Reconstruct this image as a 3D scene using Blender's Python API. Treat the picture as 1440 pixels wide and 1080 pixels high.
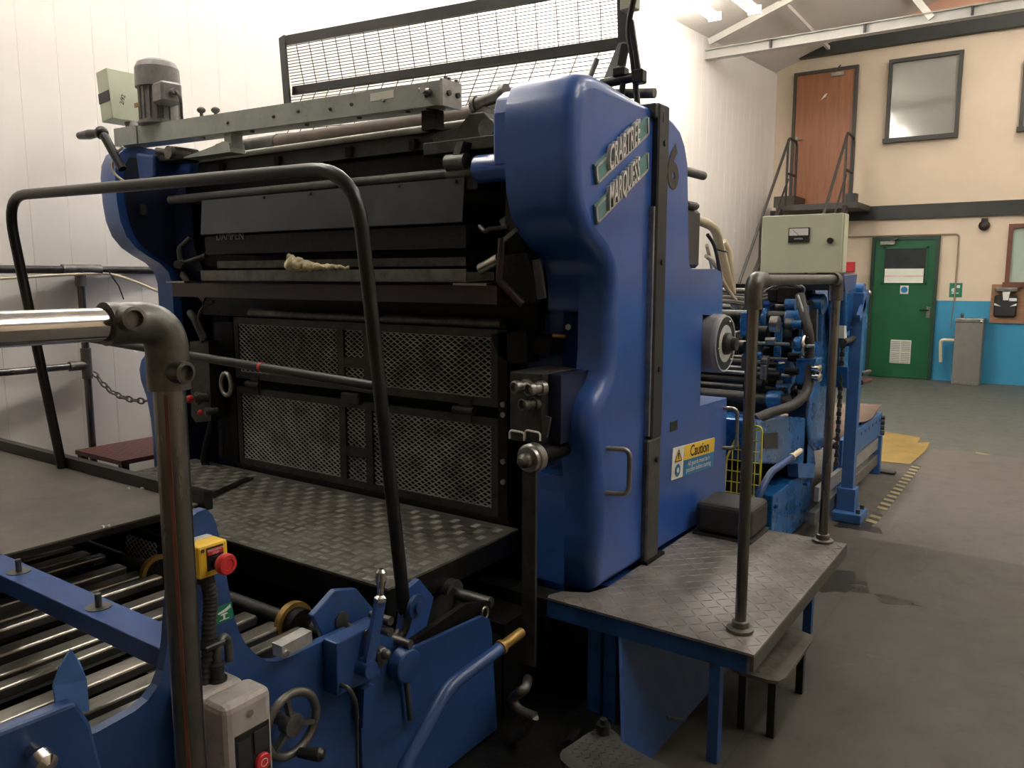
import bpy, math, random
from mathutils import Vector, Matrix
random.seed(7)
for o in list(bpy.data.objects): bpy.data.objects.remove(o)
S = bpy.context.scene
COL = S.collection
PI = math.pi

# ------------------------------------------------------------------ camera
F = 1120.0
EYE = Vector((0, 0, 1.5))
YAW = math.atan(785 / math.hypot(F, 152)); PIT = math.atan(152 / F)
FW = Vector((-math.sin(YAW) * math.cos(PIT), math.cos(YAW) * math.cos(PIT), -math.sin(PIT)))
RT = Vector((math.cos(YAW), math.sin(YAW), 0)); UP = RT.cross(FW)
cd = bpy.data.cameras.new('camera'); cam = bpy.data.objects.new('camera', cd); COL.objects.link(cam)
cam.matrix_world = Matrix(((RT.x, UP.x, -FW.x, EYE.x), (RT.y, UP.y, -FW.y, EYE.y), (RT.z, UP.z, -FW.z, EYE.z), (0, 0, 0, 1)))
cd.sensor_width = 36.0; cd.lens = 36.0 * F / 1440.0; cd.clip_start = 0.05; cd.clip_end = 100
S.camera = cam

# ------------------------------------------------------------------ world, exposure
w = bpy.data.worlds.new('world'); S.world = w; w.use_nodes = True
w.node_tree.nodes['Background'].inputs[0].default_value = (1.0, 0.93, 0.84, 1)
w.node_tree.nodes['Background'].inputs[1].default_value = 0.05
S.view_settings.view_transform = 'Standard'; S.view_settings.look = 'None'
S.view_settings.gamma = 1.0; S.view_settings.use_curve_mapping = False
S.view_settings.exposure = 3.05
LAMP = 11.0      # emission of the fluorescent tubes

# a pixel of the photograph turned into a point on a known plane
def ray(x, y): return (FW * F + RT * (x - 720) + UP * (540 - y)) / F
def ax(x, y, c): d = ray(x, y); return EYE + d * (c / d.x)
def ay(x, y, c): d = ray(x, y); return EYE + d * (c / d.y)
def az(x, y, c): d = ray(x, y); return EYE + d * ((c - EYE.z) / d.z)
def ad(x, y, t): return EYE + ray(x, y) * t

# ------------------------------------------------------------------ materials
MATS = {}
def mat(name, col, rough=0.5, metal=0.0, var=0.0, scale=6.0, bump=0.0, bscale=60.0, spec=0.5, col2=None, coat=0.0, stretch=None, emit=0.0, dirt=0.0, dirtcol=(0.02, 0.02, 0.02)):
    m = bpy.data.materials.new(name); m.use_nodes = True
    nt = m.node_tree; b = nt.nodes['Principled BSDF']
    b.inputs['Base Color'].default_value = (*col, 1); b.inputs['Roughness'].default_value = rough
    b.inputs['Metallic'].default_value = metal; b.inputs['Specular IOR Level'].default_value = spec
    if coat: b.inputs['Coat Weight'].default_value = coat; b.inputs['Coat Roughness'].default_value = 0.12
    if emit:
        b.inputs['Emission Color'].default_value = (*col, 1); b.inputs['Emission Strength'].default_value = emit
    if var or bump or dirt or col2:
        tc = nt.nodes.new('ShaderNodeTexCoord'); mp = nt.nodes.new('ShaderNodeMapping')
        gm = nt.nodes.new('ShaderNodeNewGeometry')
        nt.links.new(gm.outputs['Position'], mp.inputs[0])
        if stretch: mp.inputs['Scale'].default_value = stretch
    if var or col2:
        n = nt.nodes.new('ShaderNodeTexNoise'); n.inputs['Scale'].default_value = scale; n.inputs['Detail'].default_value = 6; n.inputs['Roughness'].default_value = 0.65
        nt.links.new(mp.outputs[0], n.inputs['Vector'])
        r = nt.nodes.new('ShaderNodeValToRGB')
        r.color_ramp.elements[0].position = 0.32; r.color_ramp.elements[1].position = 0.68
        c0 = tuple(max(0, c * (1 - var)) for c in col); c1 = col2 if col2 else tuple(min(1, c * (1 + var)) for c in col)
        r.color_ramp.elements[0].color = (*c0, 1); r.color_ramp.elements[1].color = (*c1, 1)
        nt.links.new(n.outputs[0], r.inputs[0]); out = r.outputs[0]
        if dirt:
            n2 = nt.nodes.new('ShaderNodeTexNoise'); n2.inputs['Scale'].default_value = scale * 4.3; n2.inputs['Detail'].default_value = 8; n2.inputs['Roughness'].default_value = 0.75
            nt.links.new(mp.outputs[0], n2.inputs['Vector'])
            r2 = nt.nodes.new('ShaderNodeValToRGB'); r2.color_ramp.elements[0].position = 0.55; r2.color_ramp.elements[1].position = 0.8
            r2.color_ramp.elements[0].color = (0, 0, 0, 1); r2.color_ramp.elements[1].color = (dirt, dirt, dirt, 1)
            nt.links.new(n2.outputs[0], r2.inputs[0])
            mx = nt.nodes.new('ShaderNodeMixRGB'); mx.inputs[2].default_value = (*dirtcol, 1)
            nt.links.new(r2.outputs[0], mx.inputs[0]); nt.links.new(out, mx.inputs[1]); out = mx.outputs[0]
        nt.links.new(out, b.inputs['Base Color'])
        mr = nt.nodes.new('ShaderNodeMapRange'); mr.inputs[3].default_value = max(0.02, rough - 0.12); mr.inputs[4].default_value = min(1, rough + 0.12)
        nt.links.new(n.outputs[0], mr.inputs[0]); nt.links.new(mr.outputs[0], b.inputs['Roughness'])
    if bump:
        n3 = nt.nodes.new('ShaderNodeTexNoise'); n3.inputs['Scale'].default_value = bscale; n3.inputs['Detail'].default_value = 4
        nt.links.new(mp.outputs[0], n3.inputs['Vector'])
        bp = nt.nodes.new('ShaderNodeBump'); bp.inputs['Strength'].default_value = bump; bp.inputs['Distance'].default_value = 0.01
        nt.links.new(n3.outputs[0], bp.inputs['Height']); nt.links.new(bp.outputs[0], b.inputs['Normal'])
    MATS[name] = m
    return m

mat('press_blue', (0.022, 0.088, 0.34), 0.36, var=0.16, scale=3.0, bump=0.04, bscale=25, dirt=0.4, dirtcol=(0.012, 0.02, 0.06), spec=0.5, coat=0.45)
mat('frame_dark_shaded', (0.006, 0.012, 0.04), 0.45, var=0.4, scale=6, dirt=0.6, dirtcol=(0.008, 0.008, 0.01))  # frame blue darkened to carry shade inside the press; also on plain dark parts
mat('delivery_blue', (0.017, 0.058, 0.19), 0.38, var=0.2, scale=4.0, bump=0.05, bscale=30, dirt=0.6, dirtcol=(0.01, 0.015, 0.03), coat=0.2)
mat('roller_brown', (0.12, 0.09, 0.075), 0.5, var=0.3, scale=9)
mat('pale_metal', (0.42, 0.42, 0.38), 0.45, 0.15, var=0.25, scale=9, dirt=0.5, dirtcol=(0.08, 0.08, 0.07))
mat('letter_silver', (0.62, 0.61, 0.57), 0.4, 0.3, var=0.15, scale=30)
mat('frame_blue', (0.02, 0.064, 0.235), 0.38, var=0.3, scale=5.0, bump=0.08, bscale=40, dirt=0.75, dirtcol=(0.01, 0.012, 0.02))
mat('bright_blue', (0.012, 0.105, 0.31), 0.28, var=0.25, scale=7.0, bump=0.06, bscale=30, coat=0.5, dirt=0.1, dirtcol=(0.01, 0.02, 0.04))
mat('light_blue', (0.045, 0.14, 0.36), 0.4, var=0.15, scale=7.0, dirt=0.5, dirtcol=(0.1, 0.12, 0.15))
mat('leg_blue', (0.012, 0.055, 0.19), 0.42, var=0.3, scale=14, dirt=0.8, dirtcol=(0.012, 0.014, 0.02))
mat('black_paint', (0.008, 0.0085, 0.0085), 0.34, var=0.4, scale=20, bump=0.05, dirt=0.2, dirtcol=(0.05, 0.047, 0.045))
mat('grease_black', (0.0045, 0.0045, 0.0043), 0.6, var=0.5, scale=14, bump=0.3, bscale=50, spec=0.25)
mat('grease_grey', (0.034, 0.034, 0.031), 0.48, 0.3, var=0.5, scale=16, bump=0.2, bscale=40, dirt=0.8)
mat('dark_steel', (0.11, 0.108, 0.1), 0.42, 0.6, var=0.4, scale=18, dirt=0.6)
mat('steel', (0.32, 0.31, 0.29), 0.33, 0.85, var=0.3, scale=16, dirt=0.6, dirtcol=(0.05, 0.045, 0.04))
mat('chrome', (0.62, 0.61, 0.59), 0.14, 1.0, var=0.12, scale=14)
mat('tube_steel', (0.2, 0.193, 0.18), 0.26, 0.9, var=0.35, scale=9, stretch=(1, 1, 0.15), dirt=0.5)
mat('cast_iron', (0.14, 0.135, 0.125), 0.42, 0.7, var=0.35, scale=22, bump=0.12, dirt=0.5)
mat('beam_grey', (0.34, 0.37, 0.34), 0.45, var=0.15, scale=9, dirt=0.6, dirtcol=(0.08, 0.08, 0.075))
mat('motor_grey', (0.21, 0.205, 0.2), 0.4, var=0.25, scale=16, dirt=0.6, dirtcol=(0.06, 0.055, 0.05))
mat('cabinet_green', (0.52, 0.56, 0.42), 0.45, var=0.06, scale=5)
mat('cabinet_cream', (0.55, 0.57, 0.42), 0.4, var=0.04, scale=4)
mat('tread', (0.17, 0.163, 0.145), 0.45, 0.4, var=0.45, scale=7, dirt=0.7, bump=0.15, bscale=90)
mat('tread_bar', (0.23, 0.222, 0.2), 0.42, 0.5, var=0.35, scale=9)
mat('platform', (0.235, 0.215, 0.2), 0.34, 0.35, var=0.4, scale=6, dirt=0.6, bump=0.1, bscale=80)
mat('platform_bar', (0.185, 0.17, 0.158), 0.42, 0.35, var=0.4, scale=9)
mat('step_metal', (0.055, 0.053, 0.046), 0.5, 0.3, var=0.5, scale=18, dirt=0.6)
mat('step_bar', (0.025, 0.024, 0.021), 0.5, 0.2, var=0.4, scale=18)
mat('oil', (0.022, 0.02, 0.017), 0.3, var=0.3, scale=9)
mat('tray', (0.125, 0.112, 0.096), 0.55, 0.2, var=0.35, scale=5, dirt=0.6, dirtcol=(0.05, 0.045, 0.04))
mat('slat', (0.27, 0.255, 0.225), 0.3, 0.9, var=0.45, scale=8, stretch=(1, 0.25, 1), dirt=0.7)
mat('mesh_metal', (0.33, 0.33, 0.31), 0.5, 0.45, var=0.5, scale=10, dirt=0.4)
mat('tray_blue', (0.024, 0.03, 0.042), 0.36, 0.2, var=0.3, scale=6, dirt=0.6, dirtcol=(0.02, 0.02, 0.025))
mat('red_brown', (0.022, 0.009, 0.0075), 0.45, var=0.4, scale=12, dirt=0.6)
mat('red_steel', (0.085, 0.026, 0.024), 0.5, var=0.3, scale=8, dirt=0.5, dirtcol=(0.05, 0.03, 0.03))
mat('reflection_red', (0.17, 0.065, 0.05), 0.35, 0.4, var=0.3, scale=30, stretch=(1,1,0.2))  # colour of the reflection painted on the near handrail post
mat('red_plastic', (0.55, 0.03, 0.035), 0.35, var=0.1, scale=20)
mat('yellow_plastic', (0.78, 0.50, 0.03), 0.42, var=0.1, scale=14, dirt=0.4, dirtcol=(0.35, 0.2, 0.03))
mat('yellow_wire', (0.62, 0.55, 0.06), 0.45, var=0.2, scale=14)
mat('yellow_brass', (0.32, 0.2, 0.05), 0.4, 0.5, var=0.3, scale=14, dirt=0.5)
mat('starter_grey', (0.36, 0.33, 0.31), 0.5, var=0.15, scale=9, dirt=0.7, dirtcol=(0.1, 0.09, 0.085))
mat('plastic_black', (0.015, 0.015, 0.015), 0.4, var=0.3, scale=12)
mat('plastic_white', (0.75, 0.75, 0.72), 0.45)
mat('rubber', (0.03, 0.028, 0.027), 0.55, var=0.4, scale=9, dirt=0.3, dirtcol=(0.1, 0.095, 0.09))
mat('hose', (0.62, 0.54, 0.38), 0.5, var=0.1, scale=14)
mat('rag', (0.55, 0.49, 0.32), 0.9, var=0.3, scale=30, bump=0.6, bscale=50)
mat('verdigris', (0.12, 0.25, 0.24), 0.5, 0.2, var=0.2, scale=20)
mat('plate_metal', (0.42, 0.42, 0.4), 0.4, 0.6, var=0.2, scale=25)
mat('dark_grey', (0.026, 0.026, 0.028), 0.5, var=0.2, scale=10)
mat('motor_box', (0.045, 0.042, 0.045), 0.5, var=0.4, scale=12, dirt=0.5, dirtcol=(0.1, 0.095, 0.09))
mat('dial_grey', (0.26, 0.25, 0.27), 0.45, var=0.1, scale=8)
mat('sign_yellow', (0.88, 0.58, 0.06), 0.45)
mat('sign_blue', (0.02, 0.2, 0.42), 0.45)
mat('sign_white', (0.78, 0.78, 0.7), 0.5)
mat('sign_green', (0.012, 0.2, 0.1), 0.45)
mat('sign_red', (0.6, 0.03, 0.04), 0.45)
mat('text_black', (0.015, 0.015, 0.015), 0.5)
mat('text_white', (0.8, 0.8, 0.78), 0.5)
mat('text_red', (0.55, 0.08, 0.07), 0.5)
mat('wall_white', (0.80, 0.765, 0.715), 0.45, var=0.02, scale=2)
mat('wall_cream', (0.68, 0.56, 0.43), 0.65, var=0.05, scale=1.5, bump=0.05, bscale=30)
mat('dado_blue', (0.035, 0.27, 0.46), 0.5, var=0.07, scale=2)
mat('wall_orange_lit', (0.62, 0.36, 0.25), 0.7, var=0.05, scale=2)  # orange light on the gable is put into its colour
mat('band_black', (0.028, 0.03, 0.028), 0.5, var=0.2, scale=4)
mat('ceiling_white', (0.74, 0.70, 0.65), 0.6, var=0.05, scale=1)
mat('wire_black', (0.01, 0.01, 0.01), 0.6)
mat('steel_white', (0.66, 0.64, 0.59), 0.5, var=0.05, scale=3)
mat('steel_grey', (0.42, 0.41, 0.38), 0.5, var=0.08, scale=3)
mat('door_wood', (0.33, 0.125, 0.055), 0.45, var=0.2, scale=5, stretch=(6, 1, 0.5))
mat('door_green', (0.008, 0.105, 0.04), 0.4, var=0.1, scale=3)
mat('door_frame', (0.02, 0.045, 0.028), 0.5, var=0.2, scale=4)
mat('window_frame', (0.05, 0.05, 0.042), 0.5, var=0.2, scale=6)
mat('window_brown', (0.14, 0.05, 0.03), 0.5, var=0.2, scale=6)
mat('window_glass', (0.30, 0.295, 0.26), 0.1, 0.1, spec=0.9)
mat('glass_green', (0.40, 0.50, 0.43), 0.25, var=0.06, scale=3)
mat('glass_dark', (0.04, 0.045, 0.045), 0.12, spec=0.6, var=0.2, scale=5)
mat('fountain', (0.24, 0.23, 0.215), 0.45, 0.5, var=0.1, scale=5)
mat('pipe_cream', (0.62, 0.54, 0.4), 0.5)
mat('conduit', (0.30, 0.22, 0.15), 0.5)
mat('board_wood', (0.30, 0.16, 0.085), 0.6, var=0.2, scale=7, stretch=(1, 1, 6))
mat('stair_black', (0.045, 0.04, 0.034), 0.5, var=0.2, scale=8)
mat('paper_board', (0.15, 0.1, 0.075), 0.7, var=0.25, scale=6)
mat('floor_yellow', (0.23, 0.15, 0.035), 0.55, var=0.35, scale=5, dirt=0.6, dirtcol=(0.1, 0.085, 0.05))
mat('tape_yellow', (0.27, 0.235, 0.11), 0.6, var=0.3, scale=12, dirt=0.5)
mat('tape_black', (0.03, 0.03, 0.028), 0.6, var=0.3, scale=12)
mat('lamp_body', (0.8, 0.8, 0.75), 0.5)

m = mat('tube_glow', (1.0, 0.93, 0.82), 0.5); b = m.node_tree.nodes['Principled BSDF']
b.inputs['Emission Color'].default_value = (1.0, 0.955, 0.895, 1); b.inputs['Emission Strength'].default_value = LAMP

# ------------------------------------------------------------------ mesh builder
class MB:
    def __init__(s): s.v = []; s.f = []; s.sm = []
    def add(s, vs, fs, smooth=False):
        o = len(s.v); s.v += [tuple(v) for v in vs]
        for f in fs: s.f.append(tuple(i + o for i in f)); s.sm.append(smooth)
        return s
    def box(s, x0, x1, y0, y1, z0, z1, M=None):
        vs = [Vector((x, y, z)) for x in (x0, x1) for y in (y0, y1) for z in (z0, z1)]
        if M: vs = [M @ v for v in vs]
        return s.add(vs, [(0, 1, 3, 2), (4, 6, 7, 5), (0, 4, 5, 1), (2, 3, 7, 6), (0, 2, 6, 4), (1, 5, 7, 3)])
    def cbox(s, c, sx, sy, sz, M=None, ch=None):
        """centred box, optionally chamfered on all edges"""
        c = Vector(c); R = M if M else Matrix.Identity(3)
        if not ch:
            vs = [c + R @ Vector((x * sx / 2, y * sy / 2, z * sz / 2)) for x in (-1, 1) for y in (-1, 1) for z in (-1, 1)]
            return s.add(vs, [(0, 1, 3, 2), (4, 6, 7, 5), (0, 4, 5, 1), (2, 3, 7, 6), (0, 2, 6, 4), (1, 5, 7, 3)])
        hx, hy, hz = sx / 2, sy / 2, sz / 2; vs = []; idx = {}
        for X in (-1, 1):
            for Y in (-1, 1):
                for Z in (-1, 1):
                    for a in range(3):
                        p = [X * (hx - (0 if a == 0 else ch)), Y * (hy - (0 if a == 1 else ch)), Z * (hz - (0 if a == 2 else ch))]
                        idx[(X, Y, Z, a)] = len(vs); vs.append(c + R @ Vector(p))
        fs = []
        for a in range(3):
            for sg in (-1, 1):
                o = [i for i in range(3) if i != a]; q = []
                for u, v in ((-1, -1), (1, -1), (1, 1), (-1, 1)):
                    k = [0, 0, 0]; k[a] = sg; k[o[0]] = u; k[o[1]] = v; q.append(idx[(*k, a)])
                fs.append(tuple(q))
        for a in range(3):           # edge chamfers, edge runs along axis a
            o = [i for i in range(3) if i != a]
            for u in (-1, 1):
                for v in (-1, 1):
                    q = []
                    for t, w_ in ((-1, o[0]), (1, o[0]), (1, o[1]), (-1, o[1])):
                        k = [0, 0, 0]; k[a] = t; k[o[0]] = u; k[o[1]] = v; q.append(idx[(*k, w_)])
                    fs.append(tuple(q))
        for X in (-1, 1):
            for Y in (-1, 1):
                for Z in (-1, 1): fs.append(tuple(idx[(X, Y, Z, a)] for a in range(3)))
        return s.add(vs, fs)
    def cyl(s, p, q, r, r2=None, n=16, cap=True):
        p, q = Vector(p), Vector(q); r2 = r if r2 is None else r2; d = (q - p).normalized()
        u = d.orthogonal().normalized(); t = d.cross(u)
        vs = [c + (u * math.cos(2 * PI * i / n) + t * math.sin(2 * PI * i / n)) * rr for c, rr in ((p, r), (q, r2)) for i in range(n)]
        s.add(vs, [(i, (i + 1) % n, n + (i + 1) % n, n + i) for i in range(n)], True)
        if cap: s.add(vs, [tuple(range(n))[::-1], tuple(range(n, 2 * n))])
        return s
    def lathe(s, p, d, prof, n=24):
        """prof: (distance along d, radius) pairs; flat shaded rings where radius jumps"""
        p = Vector(p); d = Vector(d).normalized(); u = d.orthogonal().normalized(); t = d.cross(u)
        for (a, ra), (b_, rb) in zip(prof[:-1], prof[1:]):
            vs = [p + d * c + (u * math.cos(2 * PI * i / n) + t * math.sin(2 * PI * i / n)) * rr for c, rr in ((a, ra), (b_, rb)) for i in range(n)]
            s.add(vs, [(i, (i + 1) % n, n + (i + 1) % n, n + i) for i in range(n)], True)
        for (a, ra), fl in ((prof[0], True), (prof[-1], False)):
            if ra > 1e-5:
                vs = [p + d * a + (u * math.cos(2 * PI * i / n) + t * math.sin(2 * PI * i / n)) * ra for i in range(n)]
                s.add(vs, [tuple(range(n))[::-1] if fl else tuple(range(n))])
        return s
    def tube(s, pts, r, n=12, closed=False, cap=True):
        pts = [Vector(p) for p in pts]; N = len(pts)
        rs = r if isinstance(r, (list, tuple)) else [r] * N
        vs = []; u = None
        for i, p in enumerate(pts):
            if closed: d = (pts[(i + 1) % N] - pts[i - 1]).normalized()
            else: d = (pts[min(i + 1, N - 1)] - pts[max(i - 1, 0)]).normalized()
            if u is None: u = d.orthogonal().normalized()
            u = (u - d * u.dot(d)); u = u.normalized() if u.length > 1e-6 else d.orthogonal().normalized()
            t = d.cross(u)
            vs += [p + (u * math.cos(2 * PI * k / n) + t * math.sin(2 * PI * k / n)) * rs[i] for k in range(n)]
        fs = []
        for i in range(N if closed else N - 1):
            a, b_ = i * n, ((i + 1) % N) * n
            fs += [(a + k, a + (k + 1) % n, b_ + (k + 1) % n, b_ + k) for k in range(n)]
        s.add(vs, fs, True)
        if cap and not closed: s.add(vs, [tuple(range(n))[::-1], tuple(range((N - 1) * n, N * n))])
        return s
    def prism(s, poly, axis, a, b_, smooth=False):
        """poly in the two other axes (in xyz order), extruded along axis from a to b_"""
        n = len(poly)
        def P(c, uv):
            if axis == 'x': return Vector((c, uv[0], uv[1]))
            if axis == 'y': return Vector((uv[0], c, uv[1]))
            return Vector((uv[0], uv[1], c))
        vs = [P(a, q) for q in poly] + [P(b_, q) for q in poly]
        s.add(vs, [tuple(range(n))[::-1], tuple(range(n, 2 * n))])
        return s.add(vs, [(i, (i + 1) % n, n + (i + 1) % n, n + i) for i in range(n)], smooth)
    def poly3(s, pts, th):
        """flat polygon of 3-d points given thickness th along its normal"""
        pts = [Vector(p) for p in pts]; n = len(pts)
        nv = Vector((0, 0, 0))
        for i in range(n): nv += pts[i].cross(pts[(i + 1) % n])
        nv.normalize(); vs = [p for p in pts] + [p + nv * th for p in pts]
        return s.add(vs, [tuple(range(n))[::-1], tuple(range(n, 2 * n))] + [(i, (i + 1) % n, n + (i + 1) % n, n + i) for i in range(n)])
    def bar(s, p, q, w_, h, up=(0, 0, 1)):
        """rectangular bar from p to q, w_ across, h along up"""
        p, q = Vector(p), Vector(q); d = (q - p).normalized(); up = Vector(up)
        sd = d.cross(up).normalized(); up2 = sd.cross(d).normalized()
        vs = [c + sd * (i * w_ / 2) + up2 * (j * h / 2) for c in (p, q) for i, j in ((-1, -1), (1, -1), (1, 1), (-1, 1))]
        return s.add(vs, [(3, 2, 1, 0), (4, 5, 6, 7), (0, 1, 5, 4), (1, 2, 6, 5), (2, 3, 7, 6), (3, 0, 4, 7)])
    def sphere(s, c, r, n=14, m=8, sc=(1, 1, 1)):
        c = Vector(c); vs = []; fs = []
        for j in range(m + 1):
            th = PI * j / m
            for i in range(n):
                ph = 2 * PI * i / n; vs.append(c + Vector((math.sin(th) * math.cos(ph) * sc[0], math.sin(th) * math.sin(ph) * sc[1], math.cos(th) * sc[2])) * r)
        for j in range(m):
            for i in range(n): fs.append((j * n + i, (j + 1) * n + i, (j + 1) * n + (i + 1) % n, j * n + (i + 1) % n))
        return s.add(vs, fs, True)
    def build(s, name, m, parent=None, bevel=0.0, seg=2, weld=False):
        me = bpy.data.meshes.new(name); me.from_pydata(s.v, [], s.f)
        me.polygons.foreach_set('use_smooth', s.sm); me.update()
        if weld or bevel:
            import bmesh
            bm = bmesh.new(); bm.from_mesh(me); bmesh.ops.remove_doubles(bm, verts=bm.verts, dist=1e-5)
            bmesh.ops.recalc_face_normals(bm, faces=bm.faces)
            if bevel:
                ed = [e for e in bm.edges if len(e.link_faces) == 2 and e.calc_face_angle(0) > 0.6]
                bmesh.ops.bevel(bm, geom=ed, offset=bevel, segments=seg, profile=0.5, affect='EDGES', clamp_overlap=True)
            bm.to_mesh(me); bm.free()
        me.materials.append(MATS[m]); o = bpy.data.objects.new(name, me); COL.objects.link(o)
        if parent is not None: att(o, parent)
        return o

def att(o, parent):
    def world(q):
        m_ = q.matrix_parent_inverse @ q.matrix_basis
        return world(q.parent) @ m_ if q.parent else q.matrix_basis.copy()
    o.parent = parent
    o.matrix_parent_inverse = world(parent).inverted()
def tag(o, label, cat, group=None):
    o['label'] = label; o['category'] = cat
    if group: o['group'] = group
    return o
def thing(name, loc, label, cat, group=None):
    o = bpy.data.objects.new(name, None); COL.objects.link(o); o.location = loc; o.empty_display_size = 0.1
    return tag(o, label, cat, group)
def struct(o): o['kind'] = 'structure'; return o
def link_copy(src, loc=None, parent=None, name=None):
    c = src.copy(); COL.objects.link(c)
    if parent is not None: att(c, parent)
    if loc is not None: c.location = loc
    return c
def smooth_curve(pts, k=6, closed=False):
    """Catmull-Rom through the points"""
    P = [Vector(p) for p in pts]; N = len(P); out = []
    for i in range(N if closed else N - 1):
        if closed: a, b_, c, d = P[i - 1], P[i], P[(i + 1) % N], P[(i + 2) % N]
        else: a, b_, c, d = P[max(i - 1, 0)], P[i], P[i + 1], P[min(i + 2, N - 1)]
        for j in range(k):
            t = j / k
            out.append(0.5 * ((2 * b_) + (c - a) * t + (2 * a - 5 * b_ + 4 * c - d) * t * t + (3 * b_ - a - 3 * c + d) * t ** 3))
    if not closed: out.append(P[-1])
    return out
def bend(pts, r, k=6):
    """polyline with its corners rounded to radius r"""
    P = [Vector(p) for p in pts]; out = [P[0]]
    for a, b_, c in zip(P[:-2], P[1:-1], P[2:]):
        u = (a - b_).normalized(); v = (c - b_).normalized(); ang = u.angle(v)
        L = min(r / math.tan(ang / 2), (a - b_).length * .49, (c - b_).length * .49)
        s_, e = b_ + u * L, b_ + v * L
        for j in range(k + 1):
            t = j / k; out.append(s_ * (1 - t) ** 2 + b_ * 2 * t * (1 - t) + e * t * t)
    return out + [P[-1]]
def text(name, body, size, o_, ux, uy, m, parent, depth=0.0, align='LEFT', sx=1.0, bold=0.0):
    """lettering in the plane spanned by ux (reading direction) and uy (up), origin at o_"""
    cu = bpy.data.curves.new(name, 'FONT'); cu.body = body; cu.size = size; cu.extrude = depth; cu.align_x = align; cu.offset = bold; cu.resolution_u = 3
    t = bpy.data.objects.new('tmp_text', cu); COL.objects.link(t)
    bpy.context.view_layer.update()
    dg = bpy.context.evaluated_depsgraph_get(); me = bpy.data.meshes.new_from_object(t.evaluated_get(dg)); me.name = name
    bpy.data.objects.remove(t)
    ux = Vector(ux).normalized(); uy = Vector(uy); nz = ux.cross(uy).normalized(); uy = uy.normalized(); o_ = Vector(o_)
    for v in me.vertices: c = v.co.copy(); v.co = o_ + ux * c.x * sx + uy * c.y + nz * (c.z + depth)
    me.materials.clear(); me.materials.append(MATS[m]); o = bpy.data.objects.new(name, me); COL.objects.link(o)
    if parent is not None: att(o, parent)
    return o
def quad(o_, ux, uy, w_, h, th):
    """thin slab with its lower-left corner at o_, its thickness behind the face"""
    o_ = Vector(o_); ux = Vector(ux).normalized(); uy = Vector(uy).normalized()
    nz = ux.cross(uy).normalized()
    b_ = MB(); pts = [o_, o_ + ux * w_, o_ + ux * w_ + uy * h, o_ + uy * h]
    vs = [p for p in pts] + [p - nz * th for p in pts]
    b_.add(vs, [(0, 1, 2, 3), (7, 6, 5, 4)] + [(i, i + 4, (i + 1) % 4 + 4, (i + 1) % 4) for i in range(4)])
    return b_
# ================================================================== the room
YF = 12.95                                   # far (office) wall
def xw(y): return -3.975 - 0.075 * (YF - y)  # the clad left wall runs a little askew to the press
ZE = 4.6                                     # eaves

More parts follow.
